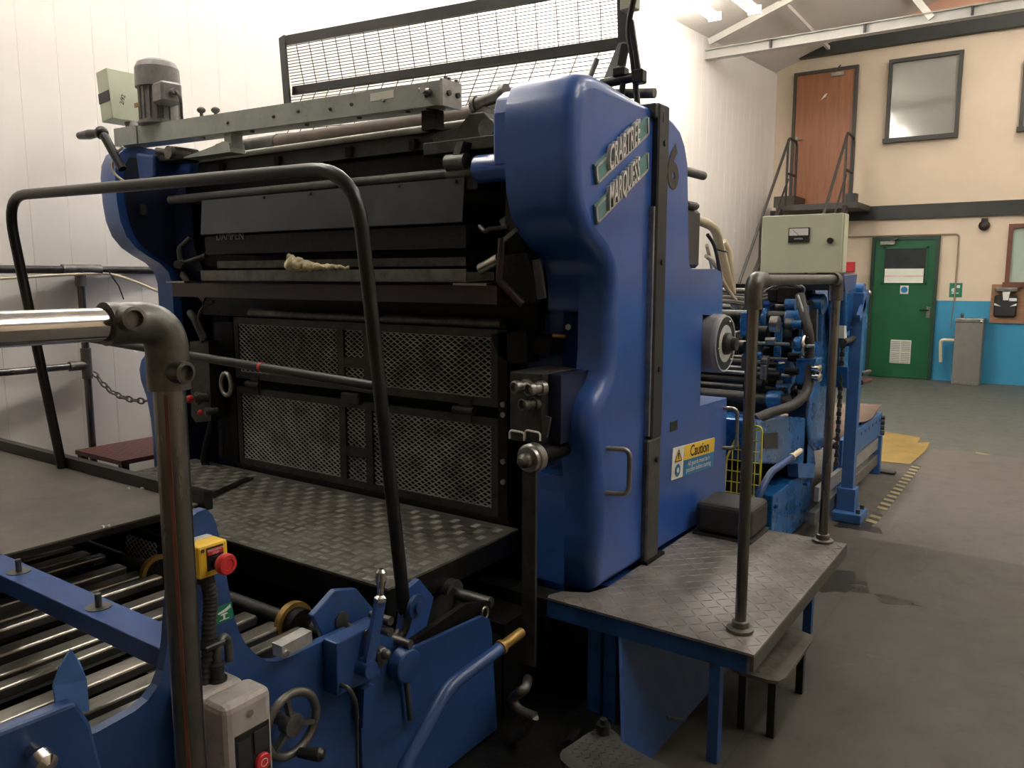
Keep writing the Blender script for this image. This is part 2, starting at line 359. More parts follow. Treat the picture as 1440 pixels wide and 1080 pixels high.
# floor ------------------------------------------------------------------------------------------
def floor_material():
    m = bpy.data.materials.new('floor'); m.use_nodes = True; nt = m.node_tree; L = nt.links.new
    b = nt.nodes['Principled BSDF']; g = nt.nodes.new('ShaderNodeNewGeometry'); sp = nt.nodes.new('ShaderNodeSeparateXYZ')
    L(g.outputs['Position'], sp.inputs[0])
    def noise(sc, det=6, rg=0.6):
        n = nt.nodes.new('ShaderNodeTexNoise'); n.inputs['Scale'].default_value = sc; n.inputs['Detail'].default_value = det; n.inputs['Roughness'].default_value = rg
        L(g.outputs['Position'], n.inputs['Vector']); return n.outputs[0]
    def math_(op, a, c, clamp=False):
        n = nt.nodes.new('ShaderNodeMath'); n.operation = op; n.use_clamp = clamp
        for i, v in enumerate((a, c)):
            if isinstance(v, (int, float)): n.inputs[i].default_value = v
            else: L(v, n.inputs[i])
        return n.outputs[0]
    def mix(f, a, c):
        n = nt.nodes.new('ShaderNodeMixRGB'); L(f, n.inputs[0])
        for i, v in ((1, a), (2, c)):
            if isinstance(v, tuple): n.inputs[i].default_value = (*v, 1)
            else: L(v, n.inputs[i])
        return n.outputs[0]
    def step(v, e, s=40): return math_('MULTIPLY', math_('SUBTRACT', v, e), s, True)
    n1 = noise(1.6); n2 = noise(7, 8, 0.7); n3 = noise(34, 4)
    yy = math_('ADD', sp.outputs[1], math_('MULTIPLY', math_('SUBTRACT', n2, 0.5), 0.10))
    xx = math_('ADD', sp.outputs[0], math_('MULTIPLY', math_('SUBTRACT', n2, 0.5), 0.03))
    near = mix(math_('MULTIPLY', n1, 1.3, True), (0.043, 0.039, 0.032), (0.07, 0.064, 0.053))
    worn = mix(math_('MULTIPLY', n1, 1.3, True), (0.082, 0.07, 0.06), (0.125, 0.11, 0.096))
    lane = mix(math_('MULTIPLY', n1, 1.3, True), (0.05, 0.044, 0.037), (0.078, 0.069, 0.059))
    far = mix(math_('MULTIPLY', n1, 1.3, True), (0.062, 0.068, 0.058), (0.092, 0.098, 0.085))
    col = mix(step(yy, 4.8), near, worn)
    col = mix(math_('MULTIPLY', step(yy, 4.25), math_('SUBTRACT', 1.0, step(xx, -0.9))), col, lane)
    col = mix(step(yy, 7.72), col, far)
    # scuffs and dirt
    sc = math_('MULTIPLY', math_('SUBTRACT', n2, 0.53), 5.0, True)
    col = mix(math_('MULTIPLY', sc, 0.45), col, (0.035, 0.032, 0.027))
    sc2 = math_('MULTIPLY', math_('SUBTRACT', noise(3.1, 9, 0.75), 0.60), 9.0, True)
    col = mix(math_('MULTIPLY', sc2, 0.35), col, (0.15, 0.14, 0.12))
    # sheet seams
    for v, e in ((sp.outputs[1], 3.3), (sp.outputs[1], 1.2), (sp.outputs[0], -0.765), (sp.outputs[0], 1.1)):
        d = math_('ABSOLUTE', math_('SUBTRACT', v, e), 0); ln = math_('SUBTRACT', 1.0, math_('MULTIPLY', d, 160.0, True))
        ln = math_('MULTIPLY', ln, math_('SUBTRACT', 1.0, step(sp.outputs[1], 4.8)))
        col = mix(math_('MULTIPLY', math_('MAXIMUM', ln, 0.0), 0.55), col, (0.03, 0.027, 0.023))
    L(col, b.inputs['Base Color'])
    r = nt.nodes.new('ShaderNodeMapRange'); r.inputs[3].default_value = 0.42; r.inputs[4].default_value = 0.72; L(n2, r.inputs[0]); L(r.outputs[0], b.inputs['Roughness'])
    bp = nt.nodes.new('ShaderNodeBump'); bp.inputs['Strength'].default_value = 0.25; bp.inputs['Distance'].default_value = 0.004; L(n3, bp.inputs['Height']); L(bp.outputs[0], b.inputs['Normal'])
    MATS['floor'] = m
floor_material()
b = MB(); b.add([(-6.2, -6, 0), (7, -6, 0), (7, 16, 0), (-6.2, 16, 0), (-6.2, -6, -.1), (7, -6, -.1), (7, 16, -.1), (-6.2, 16, -.1)], [(0, 1, 2, 3), (7, 6, 5, 4), (0, 4, 5, 1), (1, 5, 6, 2), (2, 6, 7, 3), (3, 7, 4, 0)])
struct(b.build('floor', 'floor'))

# left wall: vertical cladding boards, each one its own piece ------------------------------------
wl = MB(); y0, y1 = -6.0, 16.0
wl.add([(xw(y0) - .03, y0, 0), (xw(y1) - .03, y1, 0), (xw(y1) - .03, y1, ZE + .05), (xw(y0) - .03, y0, ZE + .05), (xw(y0) - .2, y0, 0), (xw(y1) - .2, y1, 0), (xw(y1) - .2, y1, ZE + .05), (xw(y0) - .2, y0, ZE + .05)],
       [(3, 2, 1, 0), (4, 5, 6, 7), (0, 1, 5, 4), (2, 3, 7, 6), (1, 2, 6, 5), (3, 0, 4, 7)])
WL = struct(wl.build('wall_left', 'wall_white'))
ang = math.atan(0.075); BW = 0.2
pl = MB(); c = 0.002
pl.prism([(-.03, 0.0), (-.0022, 0.0), (0, c), (0, BW - c), (-.0022, BW), (-.03, BW)], 'z', 0.0, ZE)
first = None
k = 0
y = -3.0
while y < YF - .01:
    if first is None:
        first = pl.build('cladding_board', 'wall_white'); o = first
    else:
        o = first.copy(); COL.objects.link(o)
    o.location = (xw(y), y, 0); o.rotation_euler = (0, 0, -ang); o.parent = WL
    y += BW * math.cos(ang); k += 1

# far wall -----------------------------------------------------------------------------------------
XL, XR = -4.15, 7.0
wf = MB().box(XL, XR, YF, YF + .2, 0, 4.97)
WF = struct(wf.build('wall_far', 'wall_cream'))
MB().box(XL, XR, YF - .004, YF, 0, 1.15).build('dado_paint', 'dado_blue', WF)
struct(MB().box(XL, XR, YF - .05, YF, 2.32, 2.52).build('trim_1', 'band_black'))
struct(MB().box(XL, XR, YF - .12, YF + .05, 4.76, 4.99).build('trim_2', 'band_black'))
struct(MB().box(XL, XR, YF + .2, 13.3, 4.87, 4.97).build('trim_3', 'steel_grey'))     # roof of the office block
struct(MB().box(XL, XR, 13.3, 13.45, 4.97, 7.0).build('wall_gable', 'wall_orange_lit'))
struct(MB().box(7, 7.2, -6, 16, 0, 4.8).build('wall_right', 'wall_cream'))
struct(MB().box(-6.2, 7, -6.2, -6, 0, 7).build('wall_back', 'wall_cream'))
# pitched roof lining
RX, RZ = 1.5, 6.5
r = MB(); r.add([(xw(-6) - .1, -6, ZE), (xw(16) - .1, 16, ZE), (RX, 16, RZ), (RX, -6, RZ), (xw(-6) - .1, -6, ZE + .1), (xw(16) - .1, 16, ZE + .1), (RX, 16, RZ + .1), (RX, -6, RZ + .1)],
                [(0, 3, 2, 1), (4, 5, 6, 7), (0, 1, 5, 4), (2, 3, 7, 6), (1, 2, 6, 5), (3, 0, 4, 7)])
r.add([(RX, -6, RZ), (RX, 16, RZ), (7.1, 16, 4.6), (7.1, -6, 4.6), (RX, -6, RZ + .1), (RX, 16, RZ + .1), (7.1, 16, 4.7), (7.1, -6, 4.7)],
      [(0, 3, 2, 1), (4, 5, 6, 7), (0, 1, 5, 4), (2, 3, 7, 6), (1, 2, 6, 5), (3, 0, 4, 7)])
CEIL = struct(r.build('ceiling', 'ceiling_white'))
def roofz(x, y): return ZE + (RZ - ZE) * (x - xw(y)) / (RX - xw(y))
# roof steel: tie beams with rafters
def tie(yy, zz):
    t = MB(); t.box(xw(yy) + .01, 6.9, yy - .06, yy + .06, zz - .062, zz - .052).box(xw(yy) + .01, 6.9, yy - .06, yy + .06, zz + .052, zz + .062).box(xw(yy) + .01, 6.9, yy - .012, yy + .012, zz - .052, zz + .052)
    o = struct(t.build('trim_4', 'steel_grey'))
    for xx in (-3.3, -2.2, -1.1, 0.0, 1.1): MB().box(xx - .012, xx + .012, yy - .055, yy + .055, zz - .052, zz + .052).build('stiffener', 'dark_grey', o)
    rf = MB()
    a = Vector((xw(yy) + .05, yy, ZE - .07)); c_ = Vector((RX, yy, RZ - .09)); rf.bar(a, c_, .06, .08)
    rf.bar(c_, (6.9, yy, 4.6), .06, .08)
    rf.bar((-1.5, yy, zz), (-2.1, yy, roofz(-2.1, yy) - .1), .07, .07).bar((.3, yy, zz), (-.5, yy, roofz(-.5, yy) - .1), .06, .06)
    struct(rf.build('trim_5', 'steel_white'))
tie(10.45, 4.37); tie(5.0, 4.9)
for xx in (-3.2, -2.0, -0.8, 0.4):
    p = MB(); p.add([(xx - .02, -5.9, roofz(xx, -6) - .05), (xx + .02, -5.9, roofz(xx, -6) - .05), (xx + .02, 12.9, roofz(xx, 12.9) - .05), (xx - .02, 12.9, roofz(xx, 12.9) - .05),
                     (xx - .02, -5.9, roofz(xx, -6)), (xx + .02, -5.9, roofz(xx, -6)), (xx + .02, 12.9, roofz(xx, 12.9)), (xx - .02, 12.9, roofz(xx, 12.9))],
                    [(3, 2, 1, 0), (4, 5, 6, 7), (0, 1, 5, 4), (1, 2, 6, 5), (2, 3, 7, 6), (3, 0, 4, 7)])
    struct(p.build('trim_6', 'ceiling_white'))

# fluorescent battens ----------------------------------------------------------------------------------
LAMPN = 0
def batten(x, y0, y1, z, label, group):
    t = thing('ceiling_light', (x, (y0 + y1) / 2, z), label, 'light', group)
    b = MB().prism([(x - .03, z - .01), (x + .03, z - .01), (x + .03, z + .06), (x - .03, z + .06)], 'y', y0, y1); b.build('housing', 'lamp_body', t)
    for s_ in (-.052, .052): MB().cyl((x + s_, y0 + .03, z), (x + s_, y1 - .03, z), .016, n=10).build('fluorescent_tube', 'tube_glow', t)
    for yy in (y0, y1): MB().box(x - .075, x + .075, yy - .01, yy + .01, z - .03, z + .06).build('end_cap', 'lamp_body', t)
    top = min(roofz(x, y0) if x < RX else RZ - (x - RX) * .345, 9)
    for yy in (y0 + .25, y1 - .25): MB().cyl((x, yy, z + .06), (x, yy, top + .02), .006, n=6).build('hanger', 'steel_grey', t)
    return t
for i, ye in enumerate((9.45, 7.5, 5.55, 3.6, 1.65)):
    batten(-3.66, ye - 1.5, ye, 4.5, 'twin-tube fluorescent batten hanging close to the white clad wall', 'ceiling lights along the clad wall')
for ye in (9.48, 7.5): batten(-3.2, ye - 1.5, ye, 4.5, 'twin-tube fluorescent batten hanging beside the row along the clad wall', 'inner ceiling lights')
for ye in (12.2, 9.2, 6.2):
    batten(-0.2, ye - 1.5, ye, 5.0, 'twin-tube fluorescent batten hanging over the aisle', 'ceiling lights over the aisle')
for ye in (3.4, 5.6):  # unseen pair added to lift the light on the blue press side
    batten(1.7, ye - 1.5, ye, 5.2, 'unseen twin-tube fluorescent batten added under the roof ridge', 'added fill lights under the ridge')
for ye in (11.5, 7.5, 3.5):
    batten(3.2, ye - 1.5, ye, 5.0, 'twin-tube fluorescent batten hanging over the open side of the hall', 'ceiling lights over the open side')

# doors ------------------------------------------------------------------------------------------------
d1 = bpy.data.objects.new('door_1', None); COL.objects.link(d1); d1.location = (-3.25, YF, 2.52); struct(d1)
MB().box(-3.655, -2.825, YF - .05, YF, 2.52, 4.52).build('door_leaf', 'door_wood', d1)
MB().box(-3.70, -3.655, YF - .07, YF, 2.52, 4.565).build('jamb', 'window_frame', d1)
MB().box(-2.825, -2.78, YF - .07, YF, 2.52, 4.565).build('jamb', 'window_frame', d1)
MB().box(-3.655, -2.825, YF - .07, YF, 4.52, 4.565).build('lintel', 'window_frame', d1)
MB().box(-3.15, -2.97, YF - .10, YF - .05, 4.44, 4.49).bar((-3.1, YF - .09, 4.5), (-3.0, YF - .2, 4.56), .02, .015).build('door_closer', 'steel', d1)
MB().box(-3.64, -3.61, YF - .06, YF - .05, 3.48, 3.62).cyl((-3.625, YF - .09, 3.57), (-3.53, YF - .09, 3.57), .01, n=8).build('door_handle', 'steel', d1)
MB().prism([(-3.3, 4.12), (-3.24, 4.2), (-3.2, 4.22), (-3.22, 4.17)], 'y', YF - .052, YF - .049).build('torn_sticker', 'sign_white', d1)
d2 = bpy.data.objects.new('door_2', None); COL.objects.link(d2); d2.location = (-2.0, YF, 0); struct(d2)
MB().box(-2.40, -1.60, YF - .06, YF - .01, .01, 2.02).build('door_leaf', 'door_green', d2)
MB().box(-2.445, -2.40, YF - .08, YF, 0, 2.065).build('jamb', 'door_frame', d2)
MB().box(-1.60, -1.555, YF - .08, YF, 0, 2.065).build('jamb', 'door_frame', d2)
MB().box(-2.40, -1.60, YF - .08, YF, 2.02, 2.065).build('lintel', 'door_frame', d2)
MB().box(-2.27, -1.71, YF - .066, YF - .055, 1.40, 1.90).build('door_pane', 'glass_dark', d2)
for a in ((-2.29, -2.265, 1.38, 1.92), (-1.715, -1.69, 1.38, 1.92), (-2.29, -1.69, 1.895, 1.92), (-2.29, -1.69, 1.38, 1.405)):
    MB().box(a[0], a[1], YF - .072, YF - .055, a[2], a[3]).build('glazing_bead', 'door_green', d2)
sh = MB().box(-2.25, -1.735, YF - .078, YF - .07, 1.40, 1.605).build('door_sign', 'sign_white', d2)
text('door_sign_text', 'CONTRACTOR CHANGING ROOM', .032, (-1.993, YF - .0785, 1.485), (1, 0, 0), (0, 0, 1), 'text_red', sh, 0.0003, 'CENTER')
sg = MB().box(-2.03, -1.92, YF - .065, YF - .059, 1.24, 1.36).build('fire_door_sign', 'sign_white', d2)
MB().cyl((-1.975, YF - .065, 1.30), (-1.975, YF - .067, 1.30), .045, n=20).build('sign_disc', 'sign_blue', sg)
vt = MB().box(-2.11, -1.835, YF - .075, YF - .06, .22, .565).build('door_vent', 'sign_white', d2)
for r_ in range(2):
    for c_ in range(2):
        for q in range(6):
            x0 = -2.10 + c_ * .135; z0 = .232 + r_ * .17 + q * .026
            MB().box(x0, x0 + .12, YF - .082, YF - .074, z0, z0 + .012).build('vent_slat', 'plate_metal', vt)
hd = MB().box(-1.665, -1.62, YF - .07, YF - .06, .90, 1.06).build('handle_plate', 'steel', d2)
MB().cyl((-1.642, YF - .06, 1.01), (-1.642, YF - .11, 1.01), .011, n=10).bar((-1.642, YF - .11, 1.01), (-1.75, YF - .11, 1.01), .016, .018).build('lever_handle', 'chrome', hd)
MB().box(-2.33, -2.13, YF - .11, YF - .06, 1.955, 2.0).bar((-2.2, YF - .09, 2.0), (-2.1, YF - .12, 2.04), .02, .012).build('door_closer', 'steel', d2)
# windows
def window(name, x0, x1, z0, z1, fr, gl, fw=.05):
    o = bpy.data.objects.new(name, None); COL.objects.link(o); o.location = ((x0 + x1) / 2, YF, z0); struct(o)
    MB().box(x0 + fw, x1 - fw, YF - .02, YF - .005, z0 + fw, z1 - fw).build('pane', gl, o)
    MB().box(x0, x0 + fw, YF - .06, YF, z0, z1).build('frame_side', fr, o); MB().box(x1 - fw, x1, YF - .06, YF, z0, z1).build('frame_side', fr, o)
    MB().box(x0 + fw, x1 - fw, YF - .06, YF, z1 - fw, z1).build('frame_head', fr, o); MB().box(x0 - .02, x1, YF - .09, YF, z0 - .01, z0 + fw).build('sill', fr, o)
window('window_1', -2.37, -1.43, 3.42, 4.57, 'window_frame', 'window_glass')
window('window_2', -0.735, 0.6, 1.36, 2.2, 'window_brown', 'glass_green', .055)
window('window_3', -0.72, 0.3, 3.42, 4.35, 'window_frame', 'window_glass')

# things on and by the far wall -----------------------------------------------------------------------
t = thing('drinking_fountain', (-1.08, 12.75, 0), 'grey steel floor-standing drinking fountain against the blue wall', 'water fountain')
MB().box(-1.26, -.92, 12.6, YF - .006, 0.0, .86).build('cabinet', 'fountain', t, .008)
MB().box(-1.265, -.915, 12.59, YF - .006, .862, .92).build('basin_top', 'steel', t, .012)
MB().cyl((-1.19, 12.68, .92), (-1.19, 12.68, .955), .016, n=10).sphere((-1.19, 12.67, .965), .025).build('spout', 'dark_steel', t)
MB().sphere((-.95, 12.6, .88), .022).build('push_button', 'chrome', t)
for xx in (-1.2, -1.1, -1.0): MB().cyl((xx, 12.602, .04), (xx, 12.594, .04), .009, n=8).build('screw', 'steel', t)
tag(MB().tube(bend([(-1.26, 12.8, .6), (-1.45, 12.8, .6), (-1.43, 12.8, .28)], .05), .022).build('waste_pipe', 'pipe_cream'), 'cream plastic waste pipe bent beside the drinking fountain', 'pipe')
t = thing('alarm_bell', (-1.03, YF, 2.19), 'round red fire alarm bell on the cream wall', 'alarm bell')
MB().lathe((-1.03, YF, 2.19), (0, -1, 0), [(0, .07), (.04, .07), (.06, .062), (.085, .03), (.09, 0.001)]).build('gong', 'red_brown', t)
MB().box(-1.07, -.99, YF - .03, YF, 2.25, 2.29).build('back_box', 'red_brown', t)
t = thing('eyewash_sign', (-1.32, YF, 1.2), 'green safety sign with white symbol above the drinking fountain', 'sign')
MB().box(-1.40, -1.24, YF - .008, YF, 1.2, 1.4).build('sign_plate', 'sign_green', t)
MB().cyl((-1.345, YF - .008, 1.30), (-1.345, YF - .0095, 1.30), .03, n=14).box(-1.31, -1.27, YF - .0095, YF - .008, 1.33, 1.37).box(-1.37, -1.28, YF - .0095, YF - .008, 1.25, 1.265).build('symbol', 'text_white', t)
tag(MB().tube(bend([(-3.4, YF - .02, 2.085), (-1.325, YF - .02, 2.085), (-1.325, YF - .02, 1.15)], .06), .011, n=8).tube([(-1.325, YF - .015, 1.15), (-1.36, YF - .015, .75)], .006, n=6).build('conduit_run', 'conduit'), 'thin brown conduit running over the green door', 'conduit')
tag(MB().box(-2.82, -2.68, YF - .07, YF, 1.56, 1.71).build('fire_call_point', 'sign_red', bevel=.006), 'small red box on the cream wall left of the green door', 'alarm box')
t = thing('notice_board', (-.4, YF, .855), 'brown wooden board hung with black gear by the blue wall', 'notice board')
MB().box(-.88, .35, YF - .034, YF - .0045, .855, 1.385).build('board', 'board_wood', t)
def harness(x, lab):
    t = thing('fall_harness', (x, YF - .03, .93), lab, 'safety gear', 'black gear hung on the wooden board')
    MB().cbox((x, YF - .07, 1.09), .27, .06, .30, ch=.02).build('pouch', 'dark_grey', t)
    MB().cbox((x, YF - .09, 1.315), .27, .08, .055, ch=.01).build('clamp_bar', 'steel', t)
    MB().prism([(x - .045, 1.29), (x + .045, 1.29), (x + .03, 1.17), (x - .03, 1.17)], 'y', YF - .115, YF - .10).build('centre_tag', 'plastic_white', t)
    for s_ in (-1, 1): MB().prism([(x + s_ * .13, 1.10), (x + s_ * .05, 1.085), (x + s_ * .13, 1.13)], 'y', YF - .11, YF - .10).build('reflective_patch', 'plastic_white', t)
    MB().box(x + .04, x + .13, YF - .112, YF - .10, 1.16, 1.2).build('name_tag', 'plastic_white', t)
harness(-.70, 'black pouch with steel clamp bar hung at the end of the wooden board'); harness(-.30, 'black pouch with steel clamp bar hung along the wooden board')
# stair to the upper door --------------------------------------------------------------------------------
st = thing('steel_stair', (-3.1, 11, 0), 'black steel stair with tube handrails climbing to the brown upper door', 'staircase')
MB().box(-3.62, -2.5, 12.0, YF - .06, 2.44, 2.52).build('landing', 'stair_black', st)
for xx in (-3.56, -2.66): MB().bar((xx, 12.05, 2.40), (xx, 9.4, 0.02), .05, .22).build('stringer', 'stair_black', st)
tread = None
for i in range(11):
    zz = 2.28 - i * .205; yy = 11.86 - i * .222
    MB().box(-3.54, -2.68, yy - .13, yy + .11, zz - .02, zz + .015).build('tread', 'stair_black', st)
for xx in (-3.5, -2.7):
    pts = bend([(xx, 12.5, 2.52), (xx, 12.5, 3.48), (xx, 12.1, 3.48), (xx, 9.75, .95)], .12)
    MB().tube(pts, .02, n=10).build('handrail', 'stair_black', st)
    MB().tube([(xx, 12.12, 2.9), (xx, 9.9, .55)], .015, n=8).build('mid_rail', 'stair_black', st)
    for yy in (12.05, 10.95, 9.95):
        zt = 3.43 - (12.05 - yy) * 1.075 if yy < 12 else 3.45
        MB().cyl((xx, yy, zt - 1.02), (xx, yy, zt), .017, n=8).build('rail_post', 'stair_black', st)
    MB().cyl((xx, 12.5, 2.98), (xx, 12.05, 2.98), .018, n=8).build('rail_tie', 'stair_black', st)
MB().box(-3.75, -3.45, 12.3, YF - .07, 2.52, 2.68).build('kick_plate', 'stair_black', st)
MB().box(-2.76, -2.62, 12.42, 12.6, 2.52, 2.68).build('post_shoe', 'dark_grey', st)

for k, (cx_, cy_, rx_, ry_, sd) in enumerate(((-.56, 3.93, .085, .05, 1), (-.80, 4.02, .10, .16, 2), (-.93, 5.02, .12, .10, 3))):
    q = []
    for i in range(22):
        a = 2 * PI * i / 22; rr_ = 1 + .28 * math.sin(a * 3 + sd) + .16 * math.sin(a * 7 + sd * 2); q.append((cx_ + math.cos(a) * rx_ * rr_, cy_ + math.sin(a) * ry_ * rr_))
    tag(MB().prism(q, 'z', .0003, .0009).build('oil_stain', 'oil'), ['small dark oil stain alone on the open aisle floor', 'dark oil stain on the floor at the walkway edge', 'dark oil stain on the floor at the feeder post foot'][k], 'stain')
# marks on the floor ------------------------------------------------------------------------------------------
t = thing('hazard_tape', (-.885, 6.0, 0), 'worn black and yellow striped tape on the floor beside the pallet conveyor', 'floor tape')
n = 16
for i in range(n):
    y0 = 5.12 + i * 1.82 / n; h = 1.82 / n
    if i in (2, ): continue
    MB().prism([(-.92, y0 + .03), (-.855, y0), (-.855, y0 + h * .5), (-.92, y0 + h * .5 + .03)], 'z', 0.001, .003).build('yellow_stripe', 'tape_yellow', t)
    MB().prism([(-.92, y0 + h * .5 + .03), (-.855, y0 + h * .5), (-.855, y0 + h), (-.92, y0 + h + .03)], 'z', 0.001, .0025).build('black_stripe', 'tape_black', t)
tag(MB().prism([(-1.35, 6.92), (-.94, 6.95), (-.91, 7.6), (-.93, 8.02), (-1.02, 7.9), (-1.03, 8.2), (-1.5, 8.35)], 'z', 0.001, .003).build('yellow_floor_patch', 'floor_yellow'), 'patch of worn yellow floor paint beyond the pallet conveyor', 'floor marking')
for i, (a, c_) in enumerate((((-.55, 7.72), (-.44, 7.68)), ((-.16, 7.55), (-.02, 7.5)))):
    tag(MB().prism([(a[0], a[1]), (c_[0], c_[1]), (c_[0], c_[1] + .05), (a[0], a[1] + .05)], 'z', 0.001, .0025).build('yellow_line_remnant', 'tape_yellow'), 'short scrap of yellow line tape left on the open floor', 'floor tape', 'yellow line scraps on the open floor')
# ================================================================== the printing unit (tower)
PR = thing('printing_press', (-2.65, 2.9, 0), 'tall blue two-sided printing press tower with dark rollers between its frames', 'printing press')
XO, XI = -1.278, -1.535          # operator-side frame, outer and inner face
XLO, XLI = -4.03, -3.86          # far-side frame
PROF = [((2.357, .40), 1), ((2.357, .60), 1), ((2.352, .74), 1), ((2.335, .86), 1), ((2.31, .95), 1), ((2.305, 1.01), 1), ((2.32, 1.06), 1), ((2.355, 1.10), 1), ((2.40, 1.135), 1), ((2.43, 1.18), 1), ((2.437, 1.24), 1),
        ((2.437, 1.46), 1), ((2.42, 1.52), 1), ((2.375, 1.565), 1), ((2.31, 1.60), 1), ((2.25, 1.64), 1), ((2.205, 1.695), 1), ((2.178, 1.77), 1), ((2.168, 1.86), 1), ((2.166, 1.98), 1), ((2.175, 2.045), 1), ((2.20, 2.095), 1), ((2.24, 2.125), 1), ((2.30, 2.138), 1),
        ((2.42, 2.134), 1), ((2.60, 2.112), .6), ((2.72, 2.10), .3), ((2.84, 2.098), .3), ((2.92, 2.09), .5), ((2.99, 2.064), .5), ((3.04, 2.01), .4), ((3.066, 1.94), .2), ((3.10, 1.56), 0), ((3.115, 1.535), 0), ((3.14, 1.528), 0),
        ((3.41, 1.53), 0), ((3.465, 1.518), 0), ((3.492, 1.485), 0), ((3.507, 1.325), 0), ((3.27, 1.335), 0), ((3.27, .94), 0), ((3.604, .932), 0), ((3.636, .40), 0)]
def rounded_plate(prof, xo, xi, r, seg=6):
    """extruded outline whose outer rim is rounded where the weight says so"""
    n = len(prof); sgn = 1 if xo > xi else -1
    nr = []
    for i in range(n):
        a, c_ = Vector(prof[i - 1][0]), Vector(prof[(i + 1) % n][0]); p = Vector(prof[i][0])
        t = ((p - a).normalized() + (c_ - p).normalized())
        t.normalize(); nr.append(Vector((t.y, -t.x)))
    # outline runs clockwise seen from +x? choose the sign that points outwards
    area = sum(prof[i][0][0] * prof[(i + 1) % n][0][1] - prof[(i + 1) % n][0][0] * prof[i][0][1] for i in range(n))
    if area < 0: nr = [-q for q in nr]
    rings = [[Vector((xi, p[0], p[1])) for p, w_ in prof]]
    for j in range(seg + 1):
        th = PI / 2 * j / seg; x = xo - sgn * r * (1 - math.sin(th)); ins = r * (1 - math.cos(th))
        rings.append([Vector((x, p[0] - nr[i].x * ins * w_, p[1] - nr[i].y * ins * w_)) for i, (p, w_) in enumerate(prof)])
    vs = [v for q in rings for v in q]; b = MB(); fs = []
    for k in range(len(rings) - 1):
        for i in range(n): fs.append((k * n + i, k * n + (i + 1) % n, (k + 1) * n + (i + 1) % n, (k + 1) * n + i))
    b.add(vs, fs, True); L = (len(rings) - 1) * n
    b.add(vs, [tuple(range(n))[::-1], tuple(range(L, L + n))])
    return b
def subprof(z0, z1, y_back=2.62):
    pts = [p for p, w_ in PROF[:24] if z0 < p[1] < z1]
    def yat(z):
        for (p, _), (q, _) in zip(PROF[:23], PROF[1:24]):
            if p[1] <= z <= q[1]: return p[0] + (q[0] - p[0]) * (z - p[1]) / max(1e-6, q[1] - p[1])
        return PROF[23][0][0]
    out = [(yat(z0), z0)] + pts + [(yat(z1), z1)]
    return out + [(y_back, z1), (y_back, z0)]
XM = -1.41                      # the frame cover is cut back to here beside the control box
fr = rounded_plate(PROF, XO, XM, .05)
FR = fr.build('side_frame', 'press_blue', PR)
MB().prism(subprof(1.375, 2.136), 'x', XI, XM + .002, True).build('upper_cover', 'press_blue', PR)
MB().prism(subprof(.40, .80), 'x', XI, XM + .002).build('lower_cover', 'press_blue', PR)
MB().prism([(y + (.045 if y < 2.7 else -.02), min(z, 2.08)) for (y, z), w_ in PROF], 'x', XLI + .001, XLI + .008).build('shade_liner', 'frame_dark_shaded', PR)  # added dark sheet that paints shade over the far frame's inner side
fl = rounded_plate(PROF, XLO, XLI, .05); fl.build('side_frame', 'press_blue', PR)
# inner frames that carry the rollers
MB().box(-1.70, XI - .004, 2.55, 3.1, .40, 1.98).build('inner_frame', 'frame_blue', PR)
MB().prism([(2.52, 1.52), (2.66, 1.35), (2.66, .4), (3.1, .4), (3.1, 2.0), (2.52, 2.0), (2.47, 1.9), (2.47, 1.65)], 'x', -3.851, -3.70).build('inner_frame', 'frame_dark_shaded', PR)  # near-black colour stands for shade on the far inner frame
MB().prism([(2.30, 1.55), (2.62, 1.35), (3.05, 1.35), (3.05, 2.02), (2.33, 2.02), (2.27, 1.9), (2.26, 1.65)], 'x', -1.60, XI - .004).build('inner_cheek', 'grease_black', PR)
MB().box(-3.70, -1.70, 2.78, 2.84, .42, 1.96).build('back_plate', 'grease_black', PR)
# vertical cover strip with its worn lower half
MB().cbox((-1.268, 2.775, 1.50), .032, .09, 1.23, ch=.006).build('cover_strip', 'dark_grey', PR)
MB().box(-1.278, -1.258, 2.712, 2.726, .9, 1.75).build('strip_edge', 'steel', PR)
MB().cbox((-1.27, 2.765, .642), .03, .112, .485, ch=.006).build('cover_strip', 'dark_steel', PR)
MB().tube(bend([(-1.262, 2.765, 2.05), (-1.262, 2.765, 2.104), (-1.36, 2.765, 2.104)], .05), .014, n=8).prism([(2.708, 2.06), (2.822, 2.06), (2.822, 2.112), (2.708, 2.112)], 'x', -1.36, -1.258).build('strip_cap', 'dark_grey', PR, .012)
for zz in (1.98, 1.55, 1.15, .8): MB().cyl((-1.252, 2.78, zz), (-1.247, 2.78, zz), .011, n=10).build('strip_screw', 'plastic_black', PR)
MB().box(-1.30, -1.245, 2.70, 2.86, .392, .412).build('strip_foot', 'grease_black', PR)
